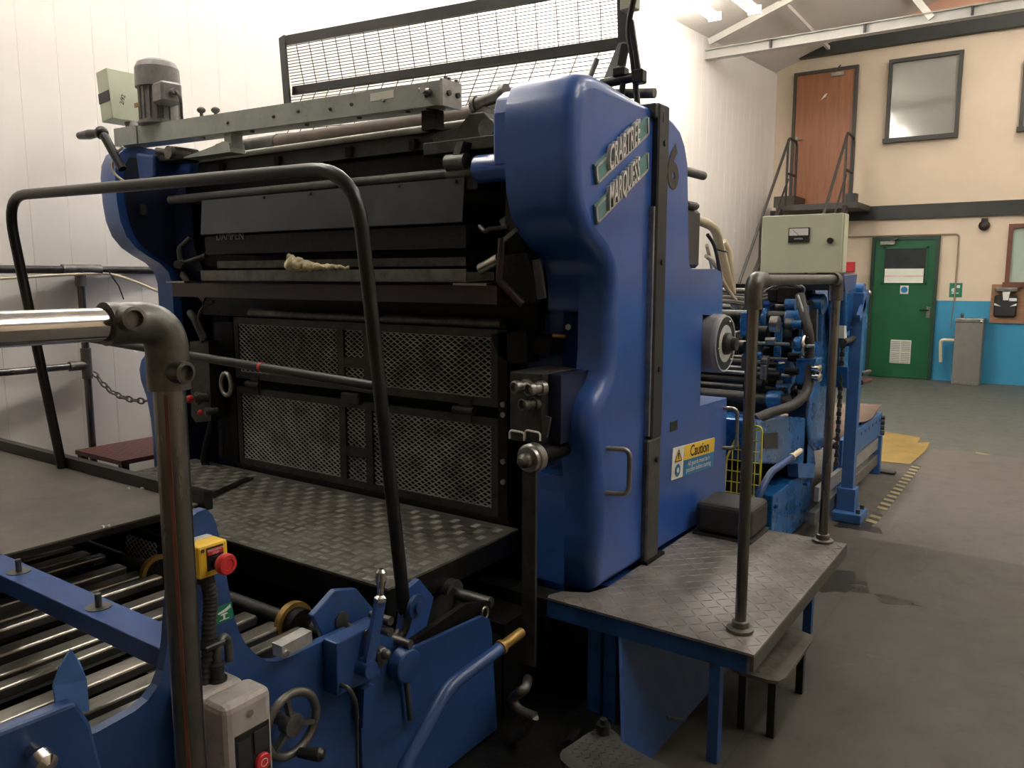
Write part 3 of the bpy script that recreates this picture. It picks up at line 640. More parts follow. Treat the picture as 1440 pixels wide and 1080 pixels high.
# nameplates
for (bl, br, word) in (((2.305, 1.790), (2.680, 1.998), 'CRABTREE'), ((2.308, 1.664), (2.685, 1.876), 'MARQUESS')):
    u = Vector((0, br[0] - bl[0], br[1] - bl[1])); L = u.length; un = u.normalized(); o_ = Vector((XO, bl[0], bl[1])); h = .062
    pts = [(bl[0], bl[1]), (br[0], br[1]), (br[0] - .008, br[1] + h), (bl[0] - .015, bl[1] + h)]
    P = MB().prism(pts, 'x', XO - .004, XO + .008).build('nameplate', 'verdigris', PR)
    X1 = XO + .012
    def at(t_, z_): return (bl[0] + (br[0] - bl[0]) * t_, bl[1] + (br[1] - bl[1]) * t_ + z_)
    rim = MB().prism([at(0, 0), at(1, 0), at(1, .009), at(0, .009)], 'x', XO, X1)
    rim.build('plate_rim', 'plate_metal', P)
    MB().prism([at(0, h - .008), at(.15, h - .008), at(.15, h), at(-.03, h)], 'x', XO, X1).build('plate_rim', 'plate_metal', P)
    MB().prism([at(0, 0), at(.025, 0), at(0, h), at(-.03, h)], 'x', XO, X1).build('plate_rim', 'plate_metal', P)
    MB().prism([at(.975, 0), at(1, 0), at(.985, h), at(.955, h)], 'x', XO, X1).build('plate_rim', 'plate_metal', P)
    a = at(.17, .012)
    text('raised_lettering', word, .112, (XO + .006, a[0], a[1]), (0, un.y, un.z), (0, 0, 1), 'letter_silver', P, .007, 'LEFT', L * .70 / (.112 * (5.62 if word == 'CRABTREE' else 5.95)), .0012)
text('unit_number', '6', .215, (XO + .001, 2.866, 1.838), (0, 1, 0), (0, 0, 1), 'plastic_black', PR, .0008, 'LEFT', .95, .009)
# caution sign
u = Vector((0, .472, -.034)); un = u.normalized(); vn = Vector((1, 0, 0)).cross(un).normalized(); o_ = Vector((XO + .004, 2.975, .672)); W, Hh = .47, .132
CS = quad(o_, un, vn, W, Hh, .004).build('caution_sign', 'sign_white', PR)
o2 = o_ + Vector((.001, 0, 0))
quad(o2 + un * W * .25 + vn * Hh * .52, un, vn, W * .75, Hh * .48, .001).build('sign_yellow_field', 'sign_yellow', CS)
quad(o2 + un * W * .25, un, vn, W * .75, Hh * .52, .001).build('sign_blue_field', 'sign_blue', CS)
o3 = o_ + Vector((.0018, 0, 0))
text('sign_word', 'Caution', .068, o3 + un * W * .62 + vn * Hh * .60, un, vn, 'text_black', CS, .0002, 'CENTER', 1.0, .0008)
text('sign_line', 'All guards must be in', .030, o3 + un * W * .62 + vn * Hh * .30, un, vn, 'text_white', CS, .0002, 'CENTER')
text('sign_line', 'position before starting', .030, o3 + un * W * .62 + vn * Hh * .10, un, vn, 'text_white', CS, .0002, 'CENTER')
def p3(a, c_): return o3 + un * W * a + vn * Hh * c_
MB().poly3([p3(.045, .56), p3(.195, .56), p3(.12, .92)], .0006).build('warning_triangle', 'sign_yellow', CS)
MB().poly3([p3(.112, .62), p3(.128, .62), p3(.135, .82), p3(.105, .82)], .0012).build('exclamation_mark', 'text_black', CS)
for a, c_ in (((.045, .56), (.195, .56)), ((.195, .56), (.12, .92)), ((.12, .92), (.045, .56))): MB().bar(p3(*a) + Vector((.0008, 0, 0)), p3(*c_) + Vector((.0008, 0, 0)), .0008, .004, vn).build('triangle_border', 'text_black', CS)
MB().cyl(p3(.12, .27), p3(.12, .27) + Vector((.001, 0, 0)), .026, n=24).build('mandatory_disc', 'sign_blue', CS)
MB().cyl(p3(.12, .27), p3(.12, .27) + Vector((.0016, 0, 0)), .011, n=12).build('disc_symbol', 'text_white', CS)
MB().box(XO - .01, XO + .0015, 2.955, 3.03, .875, .915).build('slot', 'plastic_black', PR)
# pull handles
def uhandle(a, c_, out, r, m, parent, name='handle'):
    a, c_, out = Vector(a), Vector(c_), Vector(out)
    return MB().tube(bend([a, a + out, c_ + out, c_], .03), r, n=10).build(name, m, parent)
uhandle((XO - .002, 2.42, .905), (XO - .002, 2.42, .745), (.075, .03, 0), .009, 'steel', PR)
uhandle((XO - .002, 3.57, .89), (XO - .002, 3.575, .70), (.06, .02, 0), .009, 'steel', PR)
# speed dial drum in its recess
dc = Vector((-1.225, 3.405, 1.205)); n = Vector((1, 0, 0))
DR = MB().lathe(dc - n * .28, n, [(0, .13), (.262, .13), (.275, .126), (.28, .12)], 40).build('dial_drum', 'dial_grey', PR)
MB().lathe(dc, n, [(0, .123), (.005, .123), (.005, .118), (.001, .118)], 40).build('dial_rim', 'letter_silver', DR)
MB().lathe(dc, n, [(0, .117), (.003, .117), (.003, .08)], 40).build('dial_ring', 'plastic_black', DR)
MB().lathe(dc, n, [(0, .082), (.004, .082), (.004, .05)], 40).build('dial_scale', 'letter_silver', DR)
MB().lathe(dc, n, [(0, .05), (.02, .048), (.035, .03), (.055, .028), (.058, 0.001)], 24).build('dial_knob', 'plastic_black', DR)
for a in (70, 190, 310): MB().sphere(dc + Vector((.006, math.cos(math.radians(a)) * .1, math.sin(math.radians(a)) * .1)), .007, 8, 6).build('dial_screw', 'chrome', DR)
for a in range(0, 360, 60):
    MB().cyl((-1.30, 3.405 - .131 * math.cos(math.radians(35 + a / 14)), 1.205 + .131 * math.sin(math.radians(35 + a / 14))), (-1.30, 3.405 - .127 * math.cos(math.radians(35 + a / 14)), 1.205 + .127 * math.sin(math.radians(35 + a / 14))), .004, n=6).build('drum_hole', 'plastic_black', DR)
# drive motor behind the frame and ledge behind the drum
MB().cbox((-1.42, 3.205, 1.655), .22, .19, .245, ch=.015).build('drive_motor', 'motor_box', PR)
MB().cbox((-1.36, 3.2, 1.79), .12, .12, .03, ch=.01).build('motor_cap', 'motor_box', PR)
MB().cyl((-1.45, 3.0, 1.965), (-1.45, 3.66, 1.965), .02, n=14).build('shaft_stub', 'dark_steel', PR)
MB().cyl((-1.36, 3.29, 1.745), (-1.36, 3.35, 1.745), .025, n=12).build('hose_port', 'plastic_black', PR)
MB().box(-1.5, -1.285, 3.26, 3.62, .90, .932).build('recess_ledge', 'press_blue', PR)
MB().box(-1.52, -1.47, 3.26, 3.62, .4, 1.5).build('recess_back', 'frame_blue', PR)

# ---------------------------------------------------------------- rollers and bars across the unit (each on its own Y)
A, B = -3.70, -1.60
def zat(px, py, Y): return ay(px, py, Y).z
def xat(px, py, Y): return ay(px, py, Y).x
def crossbar(name, m, Y0, Y1, py0, py1, px, x0=A, x1=B, **k):
    z1, z0 = zat(px, py0, Y0), zat(px, py1, Y0)
    return MB().box(x0, x1, Y0, Y1, z0, z1).build(name, m, PR, **k)
# ink and press cylinders in the dark
for Y, z, r_, m in ((2.62, 1.80, .10, 'grease_black'), (2.60, 1.60, .09, 'grease_black'), (2.66, 1.40, .12, 'grease_black'), (2.5, 1.945, .05, 'grease_grey')):
    MB().cyl((A, Y, z), (B, Y, z), r_, n=28).build('roller', m, PR)
# upper rollers
z = zat(640, 163, 2.62); MB().cyl((-3.62, 2.62, z), (-1.62, 2.62, z), .031, n=20).build('roller', 'roller_brown', PR)
MB().cyl((-1.95, 2.62, z), (-1.60, 2.62, z), .034, n=20).build('roller_sleeve', 'dark_steel', PR); MB().cyl((-3.66, 2.62, z), (-3.2, 2.62, z), .034, n=20).build('roller_sleeve', 'dark_steel', PR)
z = zat(690, 178, 2.5)
MB().box(-3.55, -1.66, 2.42, 2.56, z - .008, z + .012).build('duct_blade', 'pale_metal', PR)
MB().prism([(2.42, z - .008), (2.44, z - .008), (2.46, z - .075), (2.40, z - .075)], 'x', -3.55, -1.66).build('duct_front', 'grease_grey', PR)
MB().cyl((-3.55, 2.412, z + .004), (-1.66, 2.412, z + .004), .014, n=14).build('duct_lip', 'pale_metal', PR)
for xx in (-3.35, -2.95, -2.5, -2.15): MB().box(xx, xx + .03, 2.39, 2.42, z - .07, z - .03).build('duct_key', 'grease_black', PR)
MB().cyl((-3.6, 2.72, z + .035), (-1.62, 2.72, z + .035), .026, n=16).build('roller', 'pale_metal', PR)
MB().box(-3.70, -1.62, 2.44, 2.70, z - .20, z - .085).build('duct_body', 'grease_black', PR)
# side support blocks at the right hand end
zb = zat(640, 205, 2.32)
MB().box(-1.98, -1.64, 2.28, 2.42, zb - .03, zb + .015).build('support_block', 'grease_grey', PR, .004)
MB().prism([(-1.95, zb + .015), (-1.70, zb + .015), (-1.68, zb + .06), (-1.72, zb + .10), (-1.78, zb + .10), (-1.83, zb + .06), (-1.95, zb + .045)], 'y', 2.30, 2.37).build('clamp_arm', 'grease_grey', PR, .004)
MB().cyl((-1.70, 2.29, zb + .04), (-1.70, 2.40, zb + .04), .035, n=16).build('clamp_roller', 'dark_steel', PR)
# adjusting knob lying on the roller
kz = zat(690, 140, 2.6); kx = xat(690, 140, 2.6)
MB().cyl((kx - .07, 2.6, kz - .012), (kx + .06, 2.6, kz + .012), .026, n=16).cyl((kx + .055, 2.6, kz + .012), (kx + .08, 2.6, kz + .016), .035, n=16).cyl((kx - .085, 2.6, kz - .014), (kx - .065, 2.6, kz - .012), .033, n=16).build('adjusting_handle', 'dark_steel', PR)
MB().bar((kx - .03, 2.6, kz - .03), (kx + .09, 2.55, kz - .075), .03, .02).build('handle_arm', 'dark_steel', PR)
# blue bearing housing by the right frame
MB().prism([(2.20, 1.86), (2.36, 1.86), (2.36, 2.06), (2.33, 2.10), (2.26, 2.11), (2.215, 2.08), (2.20, 2.03)], 'x', -1.605, XI - .006).build('bearing_housing', 'press_blue', PR, .008)
z = zat(655, 243, 2.26)
MB().cyl((-3.55, 2.26, z), (-1.80, 2.26, z), .021, n=16).build('tie_tube', 'grease_grey', PR)
MB().cyl((-1.84, 2.26, z), (-1.70, 2.26, z), .028, n=16).cyl((-1.83, 2.24, z + .035), (-1.745, 2.24, z + .035), .03, n=16).build('tube_clamp', 'dark_steel', PR)
MB().prism([(-1.80, z + .04), (-1.77, z + .04), (-1.745, z + .10), (-1.775, z + .10)], 'y', 2.22, 2.27).build('clamp_lever', 'dark_steel', PR)
MB().cyl((-1.70, 2.25, z + .005), (XI - .006, 2.25, z + .005), .048, n=24).build('boss', 'press_blue', PR)
MB().box(-1.76, -1.70, 2.24, 2.32, z - .06, z + .05).build('boss_plate', 'grease_black', PR)
# the sheet tray and the beams below it
tl, bl_, br_, tr = ay(282, 277, 2.235), ay(282, 326, 2.22), ay(650, 316, 2.22), ay(653, 256, 2.235)
zt = (tl.z + tr.z) / 2; zb = (bl_.z + br_.z) / 2
MB().prism([(2.235, zt), (2.22, zb), (2.225, zb - .004), (2.242, zt)], 'x', bl_.x, br_.x).build('tray_panel', 'tray_blue', PR)
MB().box(bl_.x, br_.x, 2.24, 2.5, zb - .09, zb - .01).build('tray_support', 'grease_black', PR)
for px in (370, 435, 560, 640): MB().cyl((xat(px, 270, 2.23), 2.237, zt - .01), (xat(px, 270, 2.23), 2.226, zt - .012), .006, n=8).build('tray_rivet', 'dark_steel', PR)
zs = zat(655, 366, 2.34)
MB().box(xat(305, 364, 2.34), xat(655, 366, 2.34), 2.34, 2.42, zs - .02, zs + .012).build('wash_blade', 'dark_steel', PR)
zs2 = zat(655, 378, 2.16)
x0, x1 = xat(282, 378, 2.16), xat(655, 378, 2.16)
MB().box(x0, x1, 2.16, 2.165, zs2 - .04, zs2).box(x0, x1, 2.165, 2.33, zs2 - .045, zs2 - .04).box(x0, x1, 2.325, 2.33, zs2 - .04, zs2 - .01).build('wash_tray', 'dark_steel', PR)
MB().cyl((x1 + .005, 2.24, zs2 + .0), (x1 + .10, 2.22, zs2 + .035), .02, n=14).build('tray_spigot', 'steel', PR)
z1, z0 = zat(690, 402, 2.24), zat(690, 428, 2.24)
MB().box(-3.55, -1.62, 2.24, 2.32, z0, z1).build('cross_beam', 'red_brown', PR)
for xx in (-3.50, -1.72): MB().box(xx - .09, xx + .06, 2.235, 2.33, z1 + .001, z1 + .009).build('beam_shim', 'steel', PR)
z = zat(685, 455, 2.44); MB().cyl((-3.25, 2.46, z), (-1.75, 2.46, z), .022, n=20).build('roller', 'dark_steel', PR)
MB().box(-3.70, -1.62, 2.5, 2.56, z - .02, z + .16).build('dark_cover', 'grease_black', PR)
# right-hand linkages
def P2(px, py, Y): return ay(px, py, Y)
MB().tube(bend([P2(706, 335, 2.2), P2(702, 395, 2.2), P2(735, 428, 2.22)], .03), .013, n=8).build('link_bar', 'red_brown', PR)
MB().bar(P2(706, 340, 2.2), P2(728, 322, 2.2), .01, .014).build('link_bar', 'dark_steel', PR)
MB().bar(P2(755, 365, 2.25), P2(762, 420, 2.25), .012, .03).build('link_bar', 'grease_grey', PR)
MB().prism([(q.x, q.z) for q in (P2(708, 360, 2.3), P2(745, 355, 2.3), P2(758, 400, 2.3), P2(752, 425, 2.3), P2(715, 420, 2.3))], 'y', 2.28, 2.34).build('link_plate', 'grease_black', PR)
MB().prism([(q.x, q.z) for q in (P2(702, 310, 2.3), P2(725, 293, 2.3), P2(726, 310, 2.3), P2(706, 322, 2.3))], 'y', 2.3, 2.33).build('link_plate', 'dark_steel', PR)
MB().tube(smooth_curve([P2(675, 318, 2.22), P2(682, 325, 2.2), P2(690, 322, 2.22), P2(712, 320, 2.26)]), .008, n=8).build('grease_line', 'dark_steel', PR)
MB().prism([(q.x, q.z) for q in (P2(690, 470, 2.42), P2(740, 465, 2.42), P2(742, 510, 2.42), P2(720, 512, 2.42), P2(700, 500, 2.42))], 'y', 2.42, 2.5).build('bracket_block', 'grease_black', PR)
MB().prism([(q.x, q.z) for q in (P2(745, 472, 2.45), P2(776, 474, 2.45), P2(774, 500, 2.45), P2(745, 498, 2.45))], 'y', 2.45, 2.54).build('bracket_block', 'grease_black', PR)
MB().cyl(P2(778, 472, 2.46), P2(796, 473, 2.46), .008, n=8).build('pin', 'yellow_brass', PR)
MB().sphere(P2(799, 460, 2.46), .011).build('button', 'plastic_white', PR)
# left-hand hardware
MB().prism([(q.x, q.z) for q in (P2(267, 480, 2.34), P2(293, 480, 2.34), P2(297, 592, 2.34), P2(275, 594, 2.34), P2(269, 585, 2.34))], 'y', 2.34, 2.40).build('side_plate', 'grease_grey', PR)
for (px, py, r_) in ((267, 561, .02), (282, 580, .014)):
    c_ = P2(px, py, 2.26); k_ = MB().cyl(c_ + Vector((.02, .08, 0)), c_ + Vector((.005, .02, 0)), r_ * 1.1, n=14).cyl(c_ + Vector((.01, .05, 0)), c_ + Vector((.004, .03, 0)), r_ * 1.6, n=14).build('knob_shaft', 'dark_steel', PR)
    MB().sphere(c_, r_).build('knob_head', 'red_plastic', k_)
MB().tube(smooth_curve([P2(268, 440, 2.36), P2(275, 450, 2.34), P2(288, 480, 2.34)]), .02, n=8).build('curved_arm', 'grease_grey', PR)
MB().tube(smooth_curve([P2(300, 425, 2.34), P2(285, 433, 2.32), P2(280, 450, 2.32), P2(290, 475, 2.32)]), .008, n=8).build('hose', 'rubber', PR)
MB().box(xat(300, 440, 2.44), xat(326, 440, 2.44), 2.44, 2.52, .56, 1.27).build('guard_post', 'grease_black', PR)
MB().tube([P2(318, 540, 2.36) + Vector((math.cos(a / 8 * PI) * .04, 0, math.sin(a / 8 * PI) * .055)) for a in range(16)], .011, n=8, closed=True).build('hinge_ring', 'steel', PR)
MB().tube(smooth_curve([P2(300, 590, 2.36), P2(290, 630, 2.36), P2(288, 650, 2.36), P2(297, 665, 2.36)]), .02, n=8).build('curved_arm', 'grease_black', PR)
MB().cyl(P2(313, 600, 2.40), P2(311, 640, 2.40), .012, n=8).build('pin', 'grease_grey', PR)
# dark levers and brackets on the inside of the far frame
MB().tube(bend([P2(268, 335, 2.3), P2(252, 350, 2.26), P2(255, 372, 2.26), P2(290, 360, 2.3)], .03), .014, n=8).build('lever_arm', 'grease_grey', PR)
MB().bar(P2(255, 385, 2.28), P2(288, 422, 2.28), .012, .03).build('link_bar', 'red_brown', PR)
MB().cyl(P2(255, 372, 2.26), P2(250, 372, 2.2), .02, n=10).build('lever_pin', 'dark_steel', PR)
MB().prism([(q.x, q.z) for q in (P2(190, 215, 2.2), P2(216, 218, 2.2), P2(216, 250, 2.2), P2(196, 258, 2.2))], 'y', 2.2, 2.5).build('bearing_housing', 'frame_blue', PR, .01)
MB().prism([(q.x, q.z) for q in (P2(215, 212, 2.22), P2(246, 205, 2.22), P2(247, 225, 2.22), P2(218, 228, 2.22))], 'y', 2.22, 2.35).build('clamp_block', 'grease_grey', PR, .01)
c_ = P2(236, 214, 2.2); MB().cyl(c_, c_ + Vector((0, .1, 0)), .03, n=12).cyl(c_ + Vector((-.12, .02, .02)), c_ + Vector((0, .02, .0)), .014, n=8).build('clamp_screw', 'dark_steel', PR)
a, c_, e = P2(112, 191, 2.12), P2(142, 187, 2.12), P2(172, 238, 2.14)
CR = MB().tube(bend([c_, c_ + Vector((.03, 0, -.02)), e], .03), [.02] * 8 + [.02] if False else .021, n=10).build('crank_arm', 'black_paint', PR)
MB().lathe(c_, (a - c_), [(0, .02), (.03, .018), (.1, .024), ((a - c_).length, .018), ((a - c_).length + .008, .008)], 14).build('crank_grip', 'black_paint', CR)
MB().sphere(c_ + Vector((.005, 0, 0)), .032).build('crank_boss', 'black_paint', CR)
MB().tube(smooth_curve([P2(173, 206, 2.16), P2(160, 222, 2.14), P2(160, 242, 2.14), P2(176, 256, 2.16)]), .006, n=8).build('cable', 'hose', PR)
MB().prism([(q.x, q.z) for q in (P2(186, 288, 2.28), P2(198, 287, 2.28), P2(199, 302, 2.28), P2(188, 304, 2.28))], 'y', 2.28, 2.31).build('tag_plate', 'dark_steel', PR)
text('tray_stencil', 'DAMPEN', .05, P2(304, 338, 2.235), (1, 0, 0), (0, 0, 1), 'dark_steel', PR, .0005)

# ---------------------------------------------------------------- hinged mesh guard
GY = 2.43
gl, gr = xat(328, 450, GY), xat(700, 465, GY)
zT = zat(520, 455, GY); zM1, zM0 = zat(515, 552, GY), zat(515, 566, GY); zB = zat(520, 690, GY)
def mesh_guard(z0, z1, nm):
    fw = .032
    G = MB()
    G.box(gl, gl + fw, GY, GY + .02, z0, z1).box(gr - fw, gr, GY, GY + .02, z0, z1).box(gl + fw, gr - fw, GY, GY + .02, z0, z0 + fw).box(gl + fw, gr - fw, GY, GY + .02, z1 - fw, z1)
    fo = G.build('guard_frame', 'grease_grey', PR)
    m1, m2 = xat(481, 550, GY), xat(518, 550, GY)
    for mx_ in (m1, m2): MB().box(mx_ - .02, mx_ + .02, GY - .004, GY + .018, z0 + fw, z1 - fw).build('guard_stile', 'grease_grey', fo)
    zc = z0 + (z1 - z0) * .42
    MB().box(m1 + .02, m2 - .02, GY - .003, GY + .018, zc - .022, zc + .022).build('guard_rail', 'grease_grey', fo)
    # expanded metal: zig-zag strands
    e = MB(); px_, ph = .036, .0108; x0, x1, w_, t_ = gl + fw, gr - fw, .0035, .004
    n = int((x1 - x0) / (px_ / 2)); rows = int((z1 - z0 - 2 * fw) / ph)
    st_ = (x1 - x0) / n; rh = (z1 - z0 - 2 * fw) / rows
    for r_ in range(rows + 1):
        zc = z0 + fw + r_ * rh; vs = []; fs = []
        for i in range(n + 1):
            s_ = 1 if (i + r_) % 2 == 0 else -1
            zz = zc + s_ * rh * .42; xx = x0 + i * st_
            if zz < z0 + fw: zz = z0 + fw
            if zz > z1 - fw: zz = z1 - fw
            vs += [(xx, GY + .006, zz - w_ / 2), (xx, GY + .006, zz + w_ / 2), (xx, GY + .006 + t_, zz + w_ / 2 + .002), (xx, GY + .006 + t_, zz - w_ / 2 + .002)]
        for i in range(n):
            a = i * 4
            for j in range(4): fs.append((a + j, a + (j + 1) % 4, a + 4 + (j + 1) % 4, a + 4 + j))
        e.add(vs, fs)
    eo = e.build('expanded_mesh', 'mesh_metal', fo); eo['kind'] = 'stuff'
mesh_guard(zM1, zT, 'upper'); mesh_guard(zB, zM0, 'lower')
for px in (360, 655): 
    xx = xat(px, 560, GY); MB().cyl((xx - .05, GY - .012, (zM0 + zM1) / 2), (xx + .05, GY - .012, (zM0 + zM1) / 2), .016, n=10).box(xx - .03, xx + .03, GY - .006, GY, zM0 - .03, zM1 + .02).build('hinge', 'grease_grey', PR)
xx = xat(497, 565, GY); MB().cbox((xx, GY - .012, (zM0 + zM1) / 2 - .01), .11, .03, .05, ch=.006).build('guard_latch', 'grease_grey', PR)
MB().box(gl - .04, gr + .06, GY - .01, GY + .03, zB - .045, zB - .002).build('guard_sill', 'grease_black', PR)
MB().box(gr + .006, gr + .05, GY - .01, GY + .06, zB, zT).build('guard_post', 'grease_black', PR)
for zz in (1.02, .98, .80, .72): MB().cyl((gr + .035, GY - .02, zz), (gr + .035, GY - .01, zz), .011, n=8).build('bolt', 'steel', PR)
# control block with three couplings
cx0, cx1 = xat(717, 540, 2.2), xat(762, 540, 2.2); cz1, cz0 = zat(740, 524, 2.2), zat(740, 622, 2.2)
CB = MB().box(cx0, cx1, 2.2, 2.42, cz0, cz1).build('valve_block', 'grease_grey', PR, .004)
MB().box(cx1 + .001, cx1 + .05, 2.24, 2.54, cz0, cz1 - .005).build('block_side', 'frame_dark_shaded', PR)
for px, py, m in ((722, 545, 'yellow_brass'), (742, 548, 'yellow_brass'), (733, 570, 'dark_steel')):
    c_ = P2(px, py, 2.14); MB().lathe(c_ + Vector((.018, .07, 0)), Vector((-.02, -.07, 0)), [(0, .024), (.02, .024), (.02, .019), (.045, .019), (.05, .022), (.068, .022), (.07, .017), (.055, .014), (.05, .001)], 16).build('coupling', m if m == 'dark_steel' else 'steel', CB)
for px in (727, 749):
    c_ = P2(px, 606, 2.19); MB().tube(bend([c_ + Vector((-.03, 0, -.03)), c_ + Vector((-.03, 0, .0)), c_ + Vector((.03, 0, -.003)), c_ + Vector((.03, 0, -.03))], .012, 4), .004, n=6).build('wire_clip', 'plastic_white', CB)
MB().prism([(q.x, q.z) for q in (P2(757, 606, 2.40), P2(790, 606, 2.40), P2(812, 596, 2.40), P2(812, 622, 2.40), P2(785, 644, 2.40), P2(757, 640, 2.40))], 'y', 2.40, 2.52).build('blue_bracket', 'frame_dark_shaded', PR, .005)
MB().bar(P2(766, 614, 2.2), P2(771, 586, 2.2), .01, .022).build('bracket_pin', 'dark_steel', PR)
# long dark throw-off lever with its pivot
pv = P2(738, 648, 2.08)
LV = MB().bar(pv + Vector((0, .03, .0)), P2(744, 935, 2.11), .012, .052, (1, 0, 0)).build('throw_lever', 'grease_grey', PR)
MB().lathe(pv + Vector((0, .06, 0)), (0, -1, 0), [(0, .05), (.03, .05), (.035, .044), (.045, .04)], 24).build('pivot_disc', 'steel', LV)
MB().lathe(pv + Vector((0, .02, 0)), (0, -1, 0), [(0, .026), (.03, .024), (.045, .012), (.047, .001)], 12).build('pivot_nut', 'cast_iron', LV)
MB().cyl(pv + Vector((0, .06, 0)), pv + Vector((0, .4, 0)), .03, n=12).build('pivot_shaft', 'grease_black', LV)
# base of the tower, mostly hidden below the walkway
MB().box(-3.95, -1.62, 2.5, 3.6, .001, .42).build('press_base', 'grease_black', PR)
MB().box(-1.62, -1.30, 2.50, 3.6, .001, .37).build('base_panel', 'press_blue', PR)
MB().box(-3.9, -3.72, 2.4, 3.6, .001, .40).build('base_foot', 'frame_blue', PR)
# ================================================================== on top of the press
BM = thing('traverse_beam', (-2.9, 2.3, 2.15), 'long grey box beam spanning the top of the press', 'beam')
# the beam drops very slightly to the operator side
def bz(x): return 2.140 + (x + 1.86) * (-.021)
def beam_seg(x0, x1, y0, y1, h0, h1):
    b = MB(); vs = [(x, y, bz(x) + h) for x in (x0, x1) for y in (y0, y1) for h in (h0, h1)]
    return b.add(vs, [(0, 1, 3, 2), (4, 6, 7, 5), (0, 4, 5, 1), (2, 3, 7, 6), (0, 2, 6, 4), (1, 5, 7, 3)])
beam_seg(-3.78, -1.87, 2.25, 2.35, -.042, .042).build('beam_body', 'beam_grey', BM)
beam_seg(-3.98, -3.782, 2.243, 2.35, -.042, .044).build('beam_end_box', 'beam_grey', BM)
beam_seg(-1.868, -1.855, 2.245, 2.352, -.046, .046).build('beam_end_cap', 'plate_metal', BM)
for px in (320, 385, 420, 465, 495, 540, 600): 
    x = ay(px, 165, 2.25).x; MB().cyl((x, 2.251, bz(x) + random.uniform(-.01, .012)), (x, 2.246, bz(x)), .007, n=8).build('beam_screw', 'dark_steel', BM)
for x in (-3.3, -2.95, -2.6, -2.3, -2.05, -1.95): MB().cyl((x, 2.28, bz(x) - .05), (x, 2.28, bz(x) - .042), .009, n=8).build('beam_bolt', 'dark_steel', BM)
for dy in (2.275, 2.325): MB().cyl((-1.856, dy, bz(-1.86)), (-1.846, dy, bz(-1.86)), .01, n=8).build('end_bolt', 'dark_steel', BM)
for dy in (2.27, 2.29, 2.33): MB().cyl((-1.862, dy, bz(-1.86) + .046), (-1.862, dy, bz(-1.86) + .056), .007, n=8).build('end_bolt', 'dark_steel', BM)
x0, x1 = ay(521, 140, 2.25).x, ay(554, 136, 2.25).x
MB().box(x0, x1, 2.248, 2.25, bz(x0) + .002, bz(x0) + .03).build('paper_label', 'sign_white', BM)
x = ay(603, 132, 2.25).x; MB().cyl((x, 2.25, bz(x) + .005), (x, 2.215, bz(x) + .01), .014, n=10).cyl((x - .02, 2.225, bz(x) + .012), (x + .03, 2.22, bz(x) + .002), .008, n=8).build('clamp_tap', 'steel', BM)
for px in (283, 303):
    c_ = ay(px, 155, 2.33); x = c_.x; MB().cyl((x, 2.33, bz(x) + .04), c_, .008, n=8).sphere(c_, .018, sc=(1.3, 1, .8)).build('thumb_knob', 'dark_steel', BM)
MB().box(-1.985, -1.92, 2.28, 2.33, bz(-1.9) - .115, bz(-1.9) - .046).build('beam_foot', 'grease_black', BM)
x = ay(328, 190, 2.3).x; MB().box(x - .025, x + .025, 2.27, 2.33, bz(x) - .12, bz(x) - .042).build('beam_foot', 'beam_grey', BM)
MB().prism([(ay(260, 215, 2.3).x, bz(x) - .125), (x + .03, bz(x) - .125), (x + .02, bz(x) - .085), (x - .02, bz(x) - .075), (x - .1, bz(x) - .09)], 'y', 2.26, 2.34).build('foot_wedge', 'beam_grey', BM)
# gear motor standing on the beam
gx, gz = -3.665, bz(-3.665) + .042
GM = thing('electric_motor', (gx, 2.3, gz), 'grey upright electric motor with domed cowl on the beam end', 'motor')
MB().lathe((gx, 2.3, gz), (-.01, 0, 1), [(0, .098), (.012, .098), (.012, .084), (.2, .086), (.21, .08)], 28).build('motor_body', 'motor_grey', GM)
MB().lathe((gx - .002, 2.3, gz + .19), (-.01, 0, 1), [(-.02, .102), (.07, .10), (.095, .087), (.108, .06), (.11, .001)], 28).build('fan_cowl', 'motor_grey', GM)
for a in range(0, 360, 20):
    if 10 < a < 60: continue
    ca, sa = math.cos(math.radians(a)), math.sin(math.radians(a)); MB().bar((gx + ca * .085, 2.3 + sa * .085, gz + .02), (gx + ca * .085, 2.3 + sa * .085, gz + .165), .005, .014, (ca, sa, 0)).build('cooling_fin', 'motor_grey', GM)
TB = MB().cbox((gx + .125, 2.265, gz + .125), .11, .10, .095, Matrix.Rotation(-.15, 3, 'Z'), ch=.01).build('terminal_box', 'motor_grey', GM)
MB().cyl((gx + .18, 2.26, gz + .125), (gx + .205, 2.26, gz + .125), .018, n=10).build('cable_gland', 'motor_grey', TB)
MB().box(gx - .06, gx - .015, 2.208, 2.214, gz + .075, gz + .095).build('rating_plate', 'yellow_brass', GM)
MB().tube(smooth_curve([(gx + .205, 2.26, gz + .125), (gx + .235, 2.26, gz + .09), (gx + .23, 2.265, gz + .03), (gx + .21, 2.28, gz)]), .007, n=8).build('motor_cable', 'rubber', GM)
